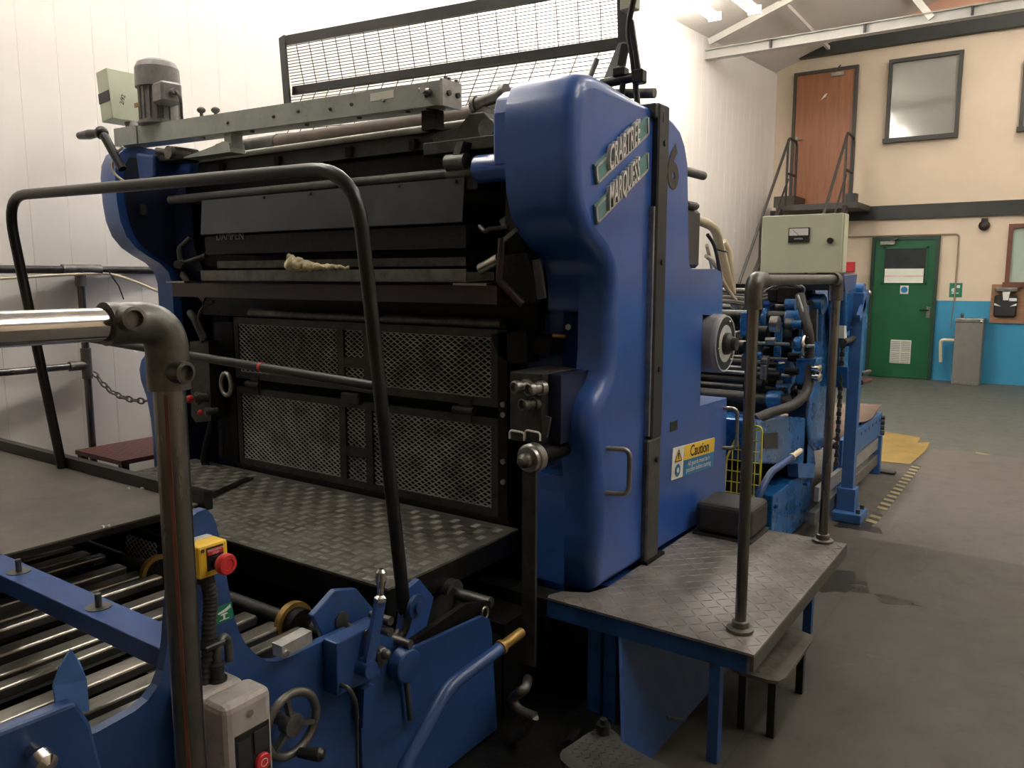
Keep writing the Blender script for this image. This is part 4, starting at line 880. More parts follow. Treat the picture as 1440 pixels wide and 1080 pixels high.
# control box next to it
BX = thing('switch_box', (-4.0, 2.32, 2.24), 'small grey-green switch box standing beside the upright motor', 'switch box')
Mz = Matrix.Rotation(-.11, 3, 'Y')
c_ = Vector((ay(141, 135, 2.22).x + .035, 2.305, ay(150, 133, 2.22).z))
MB().cbox(c_, .10, .17, .245, Mz, ch=.003).build('box_body', 'cabinet_green', BX)
MB().cbox(c_ + Mz @ Vector((0, -.086, -.01)), .098, .003, .05, Mz).build('dark_band', 'dark_grey', BX)
MB().cbox(c_ + Mz @ Vector((0, .146, .0)), .09, .12, .225, Mz).build('back_half', 'dark_steel', BX)
MB().cyl((-3.95, 2.33, bz(-3.9) + .04), (c_.x + .03, 2.33, c_.z - .11), .03, n=10).build('box_foot', 'motor_grey', BX)
text('box_number', '2/92', .03, c_ + Mz @ Vector((.0505, -.02, -.05)), Mz @ Vector((0, .35, 1)), Mz @ Vector((0, -1, .35)), 'text_black', BX, .0003)

# wire mesh screen above the press
WS = thing('wire_mesh_screen', (-2.5, 2.95, 2.1), 'black framed wire mesh screen standing over the rear of the press', 'mesh screen')
TL, ML, BL = ay(398, 58, 3.0), ay(412, 128, 2.985), Vector((-3.46, 2.75, 2.10))
TRr, MR = ay(876, -28, 2.90), ay(878, 60, 2.89); BR = Vector((-1.57, 2.75, 2.02))
nm = (TRr - TL).cross(TL - ML).normalized()
MB().bar(TL, TRr, .012, .05, (TL - ML)).build('top_bar', 'black_paint', WS)
MB().bar(ML, MR, .012, .045, (TL - ML)).build('middle_bar', 'black_paint', WS)
MB().bar(TL + (TL - ML).normalized() * .025, BL + (ML - BL) * .8, .012, .045, (1, 0, 0)).build('end_bar', 'black_paint', WS)
MB().bar(TRr, MR, .012, .05, (1, 0, 0)).bar(MR, MR + (BR - MR) * .9, .012, .045, (1, 0, 0)).build('end_bar', 'black_paint', WS)
wm = MB()
def wire(a, c_, r=.0021): wm.cyl(a, c_, r, n=4, cap=False)
for i in range(1, 20):
    t = i / 20
    wire(TL.lerp(TRr, t), ML.lerp(MR, t)); wire(ML.lerp(MR, t), BL.lerp(BR, t))
for i in range(1, 17): wire(TL.lerp(ML, i / 17), TRr.lerp(MR, i / 17))
for i in range(1, 20): wire(ML.lerp(BL, i / 20), MR.lerp(BR, i / 20))
o = wm.build('wire_mesh', 'wire_black', WS); o['kind'] = 'stuff'
# posts and clamps that hold the screen
def Y27(px, py, Y=2.75): return ay(px, py, Y)
MB().tube(smooth_curve([Y27(893, -10), Y27(884, 40), Y27(890, 85), Y27(897, 150)]), .012, n=8).build('hanger_strap', 'black_paint', WS)
MB().bar(Y27(886, 30), Y27(896, 100), .012, .03, (1, 0, 0)).build('hanger_strap', 'black_paint', WS)
MB().bar(Y27(880, 62), Y27(872, 103), .012, .03, (1, 0, 0)).build('hanger_strap', 'black_paint', WS)
MB().cyl(Y27(846, 118), Y27(903, 106), .018, n=12).build('clamp_tube', 'black_paint', WS)
MB().cyl(Y27(866, 132, 2.9), Y27(921, 131, 2.9), .019, n=14).build('mount_tube', 'dark_steel', WS)
MB().cbox(Y27(873, 102), .05, .05, .035, ch=.006).cyl(Y27(873, 96), Y27(866, 100), .014, n=8).build('clamp', 'black_paint', WS)
MB().cbox(Y27(899, 108), .045, .045, .05, ch=.006).build('clamp', 'black_paint', WS)
MB().cyl(Y27(877, 108), Y27(874, 135), .012, n=8).build('clamp_post', 'black_paint', WS)
MB().cyl(Y27(840, 82), Y27(826, 118), .011, n=8).build('stay_rod', 'plate_metal', WS)
c_ = Y27(881, -2); HB = MB().cbox(c_ + Vector((0, .03, .05)), .06, .05, .17, ch=.004).build('hanger_box', 'cabinet_green', WS)
c2 = ax(985, 240, -1.5); 

# rag on the wash tray
rg = MB()
zs3 = zat(655, 378, 2.16)
ctrl = [ay(406, 372, 2.158), ay(415, 371, 2.158), ay(425, 373, 2.158), ay(440, 375, 2.158), ay(455, 376, 2.158), ay(470, 377, 2.158), ay(488, 377, 2.158)]
path = smooth_curve(ctrl, 5); rr = []
for i, p in enumerate(path):
    t = i / (len(path) - 1); rr.append((.028 * (1 - t) ** 1.6 + .007) * (1 + .25 * math.sin(i * 1.9)) * (.4 if i == 0 else 1))
path = [Vector((p.x, p.y + .012 * math.sin(i * 1.3), zs3 + .004 + rr[i] * .55 + .003 * math.sin(i * 2.1))) for i, p in enumerate(path)]
rg.tube(path, rr, n=10)
tag(rg.build('cleaning_rag', 'rag'), 'crumpled cream cleaning rag lying on the steel wash tray', 'rag')

# ================================================================== black hoop rail
HR = thing('hoop_handrail', (-2.4, 1.55, .5), 'black tube hoop rail with mid bar arching over the delivery deck', 'handrail')
XR_, XL_ = -1.5, -3.40
ft, tp = ax(570, 868, XR_), ax(500, 262, XR_)
zc = ay(230, 258, tp.y).z
p0 = Vector((XR_, ft.y, ft.z)); p1 = Vector((XR_, tp.y, zc)); p2 = Vector((XL_, tp.y, zc + .01)); p3_ = Vector((XL_ - .02, ft.y, .60))
p1 = Vector((XR_, tp.y, ay(440, 241, tp.y).z)); p2 = Vector((XL_, tp.y, ay(30, 273, tp.y).z))
MB().tube(bend([p0, p1, p2, p3_], .16, 8), .019, n=14).build('hoop_tube', 'black_paint', HR)
ma, mb = p0.lerp(p1, .545), p3_.lerp(p2, .57)
MB().cyl(mb, ma, .014, n=12).build('mid_bar', 'black_paint', HR)
c_ = ma.lerp(mb, .26); MB().cyl(c_, c_ + Vector((.012, 0, 0)), .0148, n=12).build('red_mark', 'red_plastic', HR)
MB().tube(smooth_curve([p0, p0 + Vector((0, -.015, -.035)), p0 + Vector((0, -.06, -.06)), p0 + Vector((0, -.09, -.065))]), .019, n=12).build('curved_foot', 'black_paint', HR)

# ================================================================== tread deck of the delivery and the sheet tray
DK = thing('tread_deck', (-2.6, 2.05, .44), 'worn aluminium tread-plate deck in front of the mesh guard', 'deck')
DX0, DX1, DY0, DY1, DZ = -3.70, -1.645, 1.70, 2.41, .55
MB().box(DX0, DX1, DY0, DY1, DZ - .008, DZ).build('tread_plate', 'tread', DK)
MB().box(DX0, DX1 - .004, DY0, DY0 + .04, DZ - .11, DZ - .009).build('front_rail', 'black_paint', DK)
MB().box(DX1 - .045, DX1 - .004, DY0 + .042, DY1, DZ - .09, DZ - .009).build('side_rail', 'black_paint', DK)
MB().box(DX0 + .1, DX0 + .15, DY0 + .042, DY1, .013, DZ - .009).build('deck_leg', 'black_paint', DK)
MB().box(DX1 - .30, DX1 - .25, DY0 + .1, DY0 + .15, .013, DZ - .009).build('deck_leg', 'black_paint', DK)
tb = MB(); P = .052; nx, ny = int((DX1 - DX0) / P), int((DY1 - DY0) / P)
def lug(b, x, y, ang, L, w_, z, h):
    c_, s_ = math.cos(ang), math.sin(ang)
    def q(u, v, k): return (x + u * c_ - v * s_, y + u * s_ + v * c_, z + k)
    b.add([q(-L, 0, 0), q(0, -w_, 0), q(L, 0, 0), q(0, w_, 0), q(-L * .5, 0, h), q(L * .5, 0, h), q(0, -w_ * .5, h), q(0, w_ * .5, h)],
          [(0, 1, 6, 4), (1, 2, 5, 6), (2, 3, 7, 5), (3, 0, 4, 7), (4, 6, 5, 7)])
for i in range(nx):
    for j in range(ny):
        cx_, cy_ = DX0 + (i + .5) * P, DY0 + (j + .5) * P; rot = (i + j) % 2
        for k in range(5):
            d = (k - 2) * .0085
            if rot: lug(tb, cx_ + d, cy_, PI / 2, .018, .003, DZ, .002)
            else: lug(tb, cx_, cy_ + d, 0, .018, .003, DZ, .002)
o = tb.build('tread_pattern', 'tread_bar', DK); o['kind'] = 'stuff'
a, c_ = az(270, 708, DZ + .012), az(352, 672, DZ + .006)
BRK = MB().bar(a, c_, .035, .007).build('stop_bar', 'black_paint'); tag(BRK, 'short black flat bar lying across the tread deck', 'metal bar')

TY = thing('sheet_tray', (-3.3, 1.0, .69), 'large flat dull steel tray plate with black raised edge', 'tray')
TX1 = -2.475; TZ = .70
MB().box(-4.25, TX1, .12, 1.615, TZ - .006, TZ).build('tray_plate', 'tray', TY)
MB().box(-4.25, TX1 + .035, 1.617, 1.65, TZ - .02, TZ + .045).build('raised_edge', 'black_paint', TY)
MB().box(-4.2, TX1 - .01, .12, .16, TZ - .04, TZ - .007).build('tray_angle', 'black_paint', TY)
MB().box(TX1 - .045, TX1 - .01, .162, 1.6, TZ - .03, TZ - .007).build('tray_angle', 'black_paint', TY)
for yy in (.2, 1.5): MB().box(-4.18, -4.14, yy, yy + .04, .001, TZ - .007).build('tray_leg', 'black_paint', TY)
for i, (px, py) in enumerate(((200, 688), (181, 688), (145, 742), (153, 741))):
    c_ = az(px, py, TZ); b = MB().cbox(c_ + Vector((0, 0, .003)), .008 + .006 * (i == 0), .008, .006, Matrix.Rotation(i, 3, 'Z')); tag(b.build('paper_scrap', 'plastic_white'), 'tiny white paper scrap lying on the flat steel tray', 'paper scrap', 'paper scraps on the tray')

# ================================================================== delivery unit (blue, low)
DU = thing('delivery_unit', (-2.4, 1.1, 0), 'low blue delivery unit with humped side plate and steel conveyor slats', 'printing press')
XD = -1.45
def dl(lst, X): return [(q.y, q.z) for q in (ax(a, b_, X) for a, b_ in lst)]
top = dl([(98, 1058), (108, 1042), (140, 1028), (167, 1013), (190, 1000), (208, 985), (222, 965), (230, 945), (236, 905), (240, 850), (246, 790), (254, 757), (266, 730), (278, 720), (290, 716), (299, 724), (305, 740), (315, 790), (322, 830), (330, 870), (337, 890), (347, 908), (362, 922), (376, 930), (390, 930), (405, 925), (457, 900), (530, 868), (545, 885), (560, 912), (573, 915)], XD)
pts = [(top[0][0] + .02, .02)] + top + [(1.62, .02)]
MB().prism(pts, 'x', XD - .025, XD).build('side_plate', 'delivery_blue', DU)
gc = dl([(505, 950), (573, 914), (677, 866), (688, 870), (691, 885)], XD + .012)
MB().prism(gc + [(gc[-1][0] + .03, .02), (gc[0][0], .02)], 'x', XD + .001, XD + .014).build('gear_cover', 'delivery_blue', DU, .003)
# far side plate
MB().prism([(-.2, .02), (2.2, .02), (2.2, .45), (1.6, .56), (1.2, .66), (-.2, .66)], 'x', -3.62, -3.58).build('side_plate', 'frame_blue', DU)
for yy in (1.35, 1.0): MB().cyl((-3.58, yy, .58), (-3.55, yy, .58), .05, n=18).cyl((-3.55, yy, .58), (-3.53, yy, .58), .02, n=12).build('bearing_boss', 'frame_blue', DU)
# raised cover box on the side plate
q = dl([(473, 905), (534, 876), (536, 950), (474, 980)], XD + .05)
MB().prism(q, 'x', XD + .001, XD + .05).build('cover_box', 'delivery_blue', DU, .004)
q = dl([(440, 866), (472, 830), (502, 828), (530, 862), (455, 898)], XD - .05)
MB().prism(q, 'x', XD - .07, XD - .05).build('inner_web', 'delivery_blue', DU, .003)
c_ = ax(482, 872, XD - .045); MB().cyl(c_, c_ + Vector((-.05, 0, 0)), .022, n=16).build('web_bush', 'dark_steel', DU)
# cross beam with studs
zb = .70
MB().box(-3.58, XD - .026, .905, .985, zb - .05, zb).build('cross_beam', 'frame_blue', DU, .003)
for px, py in ((30, 795), (156, 840)):
    c_ = az(px, py + 8, zb); MB().cyl((c_.x, .945, zb), (c_.x, .945, zb + .035), .008, n=8).build('stud', 'dark_steel', DU)
    MB().cyl((c_.x, .945, zb), (c_.x, .945, zb + .002), .03, n=12).build('stud_washer', 'dark_steel', DU)
# conveyor slats
sl = None
for i in range(17):
    x = -3.5 + i * .118; hi = .50 + (.014 if i % 3 == 0 else 0)
    w_ = .06 if i % 3 else .045
    MB().box(x, x + w_, -.25, 1.42, hi - .03, hi).build('conveyor_slat', 'slat', DU, .006)
    MB().box(x + w_ + .006, x + .112, -.25, 1.35, .43, .452).build('chain_channel', 'grease_black', DU)
MB().box(-3.58, XD - .03, .2, .26, .36, .44).build('slat_bearer', 'grease_black', DU); MB().box(-3.58, XD - .03, 1.1, 1.16, .36, .44).build('slat_bearer', 'grease_black', DU)
MB().box(-3.58, XD - .03, -.25, 1.70, .02, .05).build('drip_pan', 'grease_black', DU)
MB().cyl((-3.58, 1.48, .48), (XD - .03, 1.48, .48), .022, n=14).build('drive_shaft', 'grease_grey', DU)
for px, py in ((197, 812), (405, 878)):
    c_ = az(px, py, .5); x = c_.x
    WHL = MB().lathe((x - .03, 1.46, .49), (1, 0, 0), [(0, .05), (.06, .05)], 24).build('drive_wheel', 'grease_black', DU)
    MB().lathe((x - .022, 1.46, .49), (1, 0, 0), [(0, .064), (.02, .064)], 24).build('wheel_band', 'yellow_brass', WHL)
# oval mesh guard over the chain
ov = MB(); oc = ay(193, 777, 1.50); 
MB().box(oc.x - .14, oc.x + .3, 1.52, 1.525, oc.z - .12, oc.z + .08).build('chain_guard', 'grease_black', DU)
for k in range(9):
    zz = oc.z - .045 + k * .0115; hw = .075 + .02 * math.sin(k / 8 * PI); pts_ = []
    nn = 14
    for i in range(nn + 1):
        xx = oc.x - hw + i * (hw + .11) / nn; pts_.append((xx, 1.51, zz + (.005 if (i + k) % 2 else -.005)))
    ov.tube(pts_, .0026, n=4)
o = ov.build('oval_mesh', 'letter_silver', DU); o['kind'] = 'stuff'
# chain guide by the dip of the plate
a, c_ = ax(390, 915, XD + .01), ax(432, 893, XD + .01); MB().bar(a, c_, .035, .03).build('guide_block', 'plate_metal', DU)
c_ = ax(399, 918, XD + .02); MB().cyl(c_, c_ + Vector((.012, 0, 0)), .008, n=10).build('guide_bolt', 'chrome', DU)
c_ = ax(313, 945, XD); MB().lathe(c_ - Vector((.004, 0, 0)), (1, 0, 0), [(0, .014), (.006, .014), (.007, .01)], 14).build('bolt', 'frame_blue', DU)
c_ = ax(585, 853, XD); MB().lathe(c_ - Vector((.004, 0, 0)), (1, 0, 0), [(0, .035), (.012, .035), (.012, .018), (.022, .018)], 18).build('eccentric_bolt', 'delivery_blue', DU)
MB().prism(dl([(560, 912), (572, 830), (590, 815), (610, 840), (600, 880)], XD - .04), 'x', XD - .06, XD - .04).build('lug_plate', 'frame_blue', DU)
MB().prism(dl([(575, 905), (655, 850), (690, 845), (690, 862), (675, 866), (580, 912)], XD - .02), 'x', XD - .04, XD - .02).build('chain_case', 'grease_black', DU)
c_ = ax(682, 862, XD + .0); MB().tube([c_ + Vector((0, math.cos(k / 6 * PI) * .016, math.sin(k / 6 * PI) * .02)) for k in range(12)], .004, n=6, closed=True).build('lifting_eye', 'steel', DU)
# hand lever with chrome grip
a, e = ax(517, 940, XD + .075), ax(535, 843, XD + .075); g = ax(536, 800, XD + .075)
LVR = MB().bar(a, e, .012, .032, (0, 1, 0)).build('hand_lever', 'delivery_blue', DU)
MB().lathe(e, g - e, [(-.004, .016), (.006, .016), (.012, .009), (.03, .009), (.05, .014), ((g - e).length - .008, .013), ((g - e).length, .007)], 16).build('lever_grip', 'chrome', LVR)
MB().cyl(a - Vector((.07, 0, 0)), a + Vector((.014, 0, 0)), .022, n=18).build('lever_hub', 'delivery_blue', LVR)
c_ = ax(531, 922, XD + .06); MB().cbox(c_, .05, .035, .05, ch=.008).sphere(c_ + Vector((.03, 0, .012)), .014).build('lever_clamp', 'dark_steel', LVR)
c_ = ax(562, 932, XD + .02); MB().lathe(c_, (1, 0, 0), [(0, .046), (.035, .046), (.038, .042), (.04, .001)], 24).build('round_cap', 'delivery_blue', DU)
for px, py in ((512, 890), (545, 872), (545, 888), (573, 905)): c_ = ax(px, py, XD + .04); MB().cyl(c_ - Vector((.06, 0, 0)), c_ + Vector((.012, 0, 0)), .012, n=10).build('grease_bolt', 'dark_steel', DU)
c_ = ax(571, 955, XD + .03); e = ax(577, 1012, XD + .03); MB().cyl(c_, e, .008, n=8).cyl(c_ + Vector((0, 0, .02)), c_, .014, n=8).build('grease_nipple', 'dark_steel', DU)
MB().bar(ax(516, 965, XD + .03), ax(514, 1018, XD + .03), .02, .04, (0, 1, 0)).build('slide_bar', 'delivery_blue', DU)
MB().tube(smooth_curve([ax(479, 963, XD + .05), ax(490, 968, XD + .07), ax(499, 985, XD + .06), ax(502, 1010, XD + .05)]), .006, n=8).tube([ax(502, 1010, XD + .045), ax(503, 1080, XD + .045), ax(504, 1130, XD + .045)], .004, n=6).build('oil_pipe', 'dark_steel', DU)
# handwheel
hc = ax(410, 1018, XD + .07); HW = MB().tube([hc + Vector((0, math.cos(k / 20 * PI) * .072, math.sin(k / 20 * PI) * .072)) for k in range(40)], .0105, n=10, closed=True).build('handwheel', 'cast_iron', DU)
for k in (100, 220, 340): MB().bar(hc, hc + Vector((0, math.cos(math.radians(k)) * .068, math.sin(math.radians(k)) * .068)), .01, .016, (1, 0, 0)).build('wheel_spoke', 'cast_iron', HW)
MB().lathe(hc - Vector((.075, 0, 0)), (1, 0, 0), [(0, .016), (.06, .016), (.06, .026), (.088, .026), (.09, .012)], 18).build('wheel_hub', 'cast_iron', HW)
c_ = hc + Vector((.01, .01, -.072)); MB().lathe(c_, (.9, .45, 0), [(0, .012), (.02, .014), (.05, .017), (.06, .01)], 14).build('wheel_grip', 'plastic_black', HW)
# loose blue guard plate at the operator's end with its curved fin
GP = thing('end_guard_plate', (-1.22, .45, .4), 'blue sheet guard with upright curved fin at the delivery end', 'machine guard')
MB().prism([(.15, .02), (.62, .02), (.60, .70), (.585, .80), (.565, .845), (.15, .86)], 'x', -1.245, -1.215).build('guard_sheet', 'delivery_blue', GP, .006)
fin = [ax(80, 1003, -1.24), ax(75, 965, -1.25), ax(84, 938, -1.25), ax(100, 913, -1.25), ax(113, 932, -1.25), ax(122, 955, -1.24), ax(126, 1000, -1.23)]
MB().poly3(fin, .006).build('curved_fin', 'light_blue', GP)
c_ = ax(52, 1062, -1.20); MB().lathe(c_, (1, 0, -.15), [(-.03, .012), (0, .012), (.012, .018), (.03, .016), (.036, .004)], 14).build('guard_knob', 'chrome', GP)
MB().cyl((-3.4, .55, .52), (-2.55, .55, .52), .04, n=18)

# emergency stop box, its sign and conduit
ES = thing('emergency_stop', (-1.4, .93, .9), 'yellow emergency stop box with red mushroom button on the humped plate', 'emergency stop')
ec = ax(293, 784, XD + .05)
y0, y1, z0, z1 = ec.y - .035, ec.y + .033, ec.z - .034, ec.z + .034
MB().box(XD + .001, XD + .022, y0, y1, z0, z1).build('box_base', 'plastic_white', ES, .004)
MB().box(XD + .0225, XD + .07, y0, y1, z0, z1).build('box_cover', 'yellow_plastic', ES, .005)
LB = MB().box(XD + .07, XD + .0715, y0 + .018, y1 - .012, z0 + .014, z1 - .006).build('button_plate', 'plastic_black', ES)
quad((XD + .0725, y0 + .02, z1 - .022), (0, 1, 0), (0, 0, 1), .034, .013, .001).build('stop_label', 'sign_red', LB)
text('stop_text', 'EMERGENCY\nSTOP', .0065, (XD + .0728, y0 + .037, z1 - .0145), (0, 1, 0), (0, 0, 1), 'text_white', LB, .0001, 'CENTER')
bc = Vector((XD + .071, ec.y + .004, ec.z - .004))
MB().lathe(bc, (1, 0, 0), [(0, .012), (.022, .012), (.022, .010)], 18).build('button_stem', 'dark_grey', ES)
MB().lathe(bc + Vector((.02, 0, 0)), (1, 0, 0), [(0, .014), (.004, .021), (.014, .022), (.02, .019), (.021, .012), (.019, .011), (.019, .001)], 28).build('mushroom_button', 'red_plastic', ES)
for yy, zz in ((y0 + .009, z1 - .009), (y1 - .008, z0 + .009)): MB().cyl((XD + .07, yy, zz), (XD + .072, yy, zz), .004, n=8).build('cover_screw', 'dark_steel', ES)
cpts = smooth_curve([Vector((XD + .035, ec.y, z0)), ax(296, 840, XD + .035), ax(294, 880, XD + .035), ax(293, 930, XD + .035), ax(282, 985, XD + .035), ax(268, 1030, XD + .035), ax(260, 1090, XD + .03)], 10)
dense = []
for a, c_ in zip(cpts[:-1], cpts[1:]): dense += [a, a.lerp(c_, .5)]
CN = thing('flexible_conduit', dense[-1], 'dark corrugated flexible conduit below the yellow stop box', 'conduit')
MB().tube(dense, [.0155 if i % 3 else .0125 for i in range(len(dense))], n=14).build('corrugated_tube', 'rubber', CN)
MB().cyl(Vector((XD + .035, ec.y, z0 + .001)), Vector((XD + .035, ec.y, z0 - .022)), .018, n=14).build('conduit_gland', 'plastic_black', CN)
c_ = ax(295, 905, XD + .035); MB().cbox(c_, .045, .05, .012, ch=.003).build('conduit_clip', 'plastic_black', CN)
GS = thing('stop_button_sign', (XD, 1.0, .7), 'small green sign with white hand pressing a button on the humped plate', 'sign')
g0, g1 = ax(306, 880, XD), ax(327, 843, XD)
gy0, gy1, gz0, gz1 = g0.y - .012, g1.y - .003, g0.z + .004, g1.z - .004
quad((XD + .0015, gy0, gz0), (0, 1, 0), (0, 0, 1), gy1 - gy0, gz1 - gz0, .0012).build('sign_plate', 'sign_green', GS)
def gp(u, v): return Vector((XD + .0016, gy0 + (gy1 - gy0) * u, gz0 + (gz1 - gz0) * v))
MB().poly3([gp(.25, .62), gp(.6, .72), gp(.92, .92), gp(.93, .72), gp(.7, .58), gp(.3, .52)], .0004).build('hand_symbol', 'text_white', GS)
MB().poly3([gp(.38, .42), gp(.78, .42), gp(.70, .50), gp(.46, .50)], .0004).poly3([gp(.52, .16), gp(.62, .16), gp(.62, .42), gp(.52, .42)], .0004).poly3([gp(.32, .12), gp(.82, .12), gp(.82, .16), gp(.32, .16)], .0004).build('button_symbol', 'text_white', GS)

# motor starter box
SB = thing('motor_starter', (-1.36, .93, .4), 'grey metal starter box with red stop button beside the handwheel', 'switch box')
sy0, sy1, sz1, sz0 = .868, .985, .662, .40
MB().box(XD + .001, XD + .085, sy0 - .012, sy1 - .008, sz0 - .01, sz1).build('box_base', 'starter_grey', SB, .014, 3)
LD = MB().box(XD + .087, XD + .165, sy0, sy1, sz0, sz1 + .004).build('box_lid', 'starter_grey', SB, .018, 3)
xf = XD + .166
MB().box(xf - .003, xf + .001, sy0 + .022, sy1 - .014, sz0 + .06, sz1 - .065).build('control_panel', 'plastic_black', LD)
MB().box(xf + .001, xf + .004, sy0 + .064, sy1 - .018, sz1 - .122, sz1 - .075).build('meter_cover', 'dark_grey', LD, .001)
MB().box(xf + .001, xf + .0022, sy0 + .026, sy0 + .058, sz1 - .145, sz1 - .08).build('start_button', 'dark_grey', LD)
MB().lathe((xf, sy1 - .036, sz1 - .145), (1, 0, 0), [(0, .018), (.008, .018), (.010, .016), (.010, .001)], 22).build('stop_button', 'red_plastic', LD)
MB().tube([Vector((xf + .0105, sy1 - .036 + math.cos(k / 8 * PI) * .008, sz1 - .145 + math.sin(k / 8 * PI) * .008)) for k in range(16)], .0008, n=4, closed=True).build('button_ring', 'text_white', LD)
MB().box(xf + .001, xf + .002, sy0 + .026, sy0 + .06, sz1 - .19, sz1 - .178).build('maker_label', 'sign_red', LD)
MB().cyl((xf - .004, (sy0 + sy1) / 2, sz1 - .03), (xf + .004, (sy0 + sy1) / 2, sz1 - .03), .007, n=10).build('lid_screw', 'chrome', LD)
gc_ = Vector((XD + .05, sy0 + .068, sz1)); MB().lathe(gc_, (0, 0, 1), [(0, .02), (.006, .02), (.006, .015), (.03, .015), (.032, .018), (.038, .018), (.04, .012)], 14).build('cable_gland', 'plastic_black', SB)
MB().tube(smooth_curve([gc_ + Vector((0, 0, .03)), gc_ + Vector((0, .004, .065)), gc_ + Vector((-.008, .022, .082)), gc_ + Vector((-.016, .04, .065)), gc_ + Vector((-.02, .044, .02))]), .0095, n=10).build('cable_loop', 'dark_steel', SB)

# blue tube levers with worn grips
def tube_lever(name, pts, grip, r, label, m2):
    t = thing(name, pts[-1], label, 'lever')
    MB().tube(bend(pts, .12, 8), r, n=14).build('lever_tube', 'delivery_blue', t)
    d = (pts[0] - pts[1]).normalized()
    MB().lathe(pts[0], d, [(-.004, r * 1.15), (.008, r * 1.15), (.010, r * .82), (grip, r * .82), (grip + .003, r * .6)], 16).build('lever_grip', m2, t)
tube_lever('tube_lever', [ax(704, 911, -1.25), ax(632, 965, -1.25), ax(565, 1085, -1.25), ax(545, 1180, -1.25) * 1], .105, .0185, 'bent blue tube lever with brassy grip standing by the delivery side', 'yellow_brass')

# ================================================================== near chrome handrail
CH = thing('tube_handrail', (-1.02, .63, 0), 'polished steel tube handrail with elbow fitting and clamp screws', 'handrail')
ce = Vector((-1.022, .632, 1.438))
R_ = .0215
MB().cyl(ce + Vector((0, -.065, .0)), ce + Vector((0, -1.6, .0)), R_, n=28).build('rail_tube', 'chrome', CH)
MB().cyl(ce + Vector((0, 0, -.075)), (ce.x, ce.y, .012), R_, n=28).build('post_tube', 'tube_steel', CH)
EB = MB().tube(bend([ce + Vector((0, -.085, 0)), ce, ce + Vector((0, 0, -.095))], .045, 12), .0285, n=24).build('elbow_fitting', 'cast_iron', CH)
for c_, d in ((ce + Vector((.005, -.066, .006)), Vector((1, -.12, .05))), (ce + Vector((.0, -.004, -.068)), Vector((1, .1, -.03)))):
    d.normalize(); MB().lathe(c_, d, [(0, .018), (.034, .016), (.042, .0155), (.043, .011), (.034, .010), (.034, .001)], 18).build('screw_boss', 'cast_iron', EB)
MB().bar(ce + Vector((.0155, -.0155, -.10)), ce + Vector((.0165, -.014, -.70)), .004, .005, (1, 1, 0)).build('red_reflection', 'reflection_red', CH)  # thin strip painting a red reflection onto the post
MB().lathe((ce.x, ce.y, 0), (0, 0, 1), [(0, .055), (.01, .055), (.012, .03), (.05, .03)], 20).build('floor_flange', 'cast_iron', CH)

# ================================================================== walkway on the operator side
WK = thing('walkway_platform', (-.98, 2.8, 0), 'raised tread-plate walkway on blue legs beside the press tower', 'platform')
WZ = .40; WX0, WX1, WY0, WY1 = -1.27, -.675, 2.215, 3.405
MB().prism([(WX0, 2.43), (WX0, WY1), (WX1, WY1), (WX1, WY0), (-1.395, WY0 + .01), (-1.405, WY0 + .03), (-1.385, 2.30), (-1.30, 2.345)], 'z', WZ - .008, WZ).build('tread_plate', 'platform', WK)
MB().box(WX1 - .012, WX1, WY0, WY1, WZ - .055, WZ - .0085).build('edge_angle', 'dark_steel', WK)
MB().box(-1.40, -.70, WY0 + .012, WY0 + .05, WZ - .07, WZ - .0085).build('front_beam', 'leg_blue', WK)
MB().box(-1.72, -1.402, WY0 + .02, WY0 + .11, WZ - .085, WZ - .012).build('front_beam', 'grease_black', WK)
for x, y in ((-.80, 2.237), (-.80, 3.33)): MB().box(x - .017, x + .017, y - .0, y + .035, .001, WZ - .071).build('leg', 'leg_blue', WK)
MB().box(-1.26, -1.21, 2.27, 2.33, .001, WZ - .071).build('leg', 'leg_blue', WK); MB().box(-1.19, -1.145, 2.255, 2.30, .001, WZ - .071).build('leg', 'leg_blue', WK)
sk = [Vector((-1.13, 2.26, .365)), Vector((-1.13, 3.36, .365)), Vector((-.96, 3.36, .004)), Vector((-.96, 2.3, .004)), Vector((-.96, 1.97, .004))]
MB().add(sk + [p + Vector((-.012, 0, .004)) for p in sk], [(0, 4, 3), (0, 3, 2), (0, 2, 1), (5, 8, 9), (5, 7, 8), (5, 6, 7)] + [(i, (i + 1) % 5, 5 + (i + 1) % 5, 5 + i) for i in range(5)]).build('skirt_panel', 'leg_blue', WK)
tb = MB(); P = .04
nx = int((WX1 - WX0) / P) + 4
for i in range(nx):
    for j in range(int((WY1 - WY0) / P)):
        x, y = WX1 - .02 - i * P, WY0 + .02 + j * P
        if x < -1.26 and y > 2.30 or x < -1.37: continue
        lug(tb, x, y, PI / 4 if (i + j) % 2 else -PI / 4, .026, .0022, WZ, .0014)
o = tb.build('tread_pattern', 'platform_bar', WK); o['kind'] = 'stuff'
a, e = az(940, 1010, .12), az(983, 1026, .1)
MB().tube(bend([ax(937, 1009, -.985), ax(968, 1014, -.96), ax(984, 1026, -.93), ax(982, 1075, -.93)], .02), .007, n=8).build('hook_rod', 'dark_steel', WK)
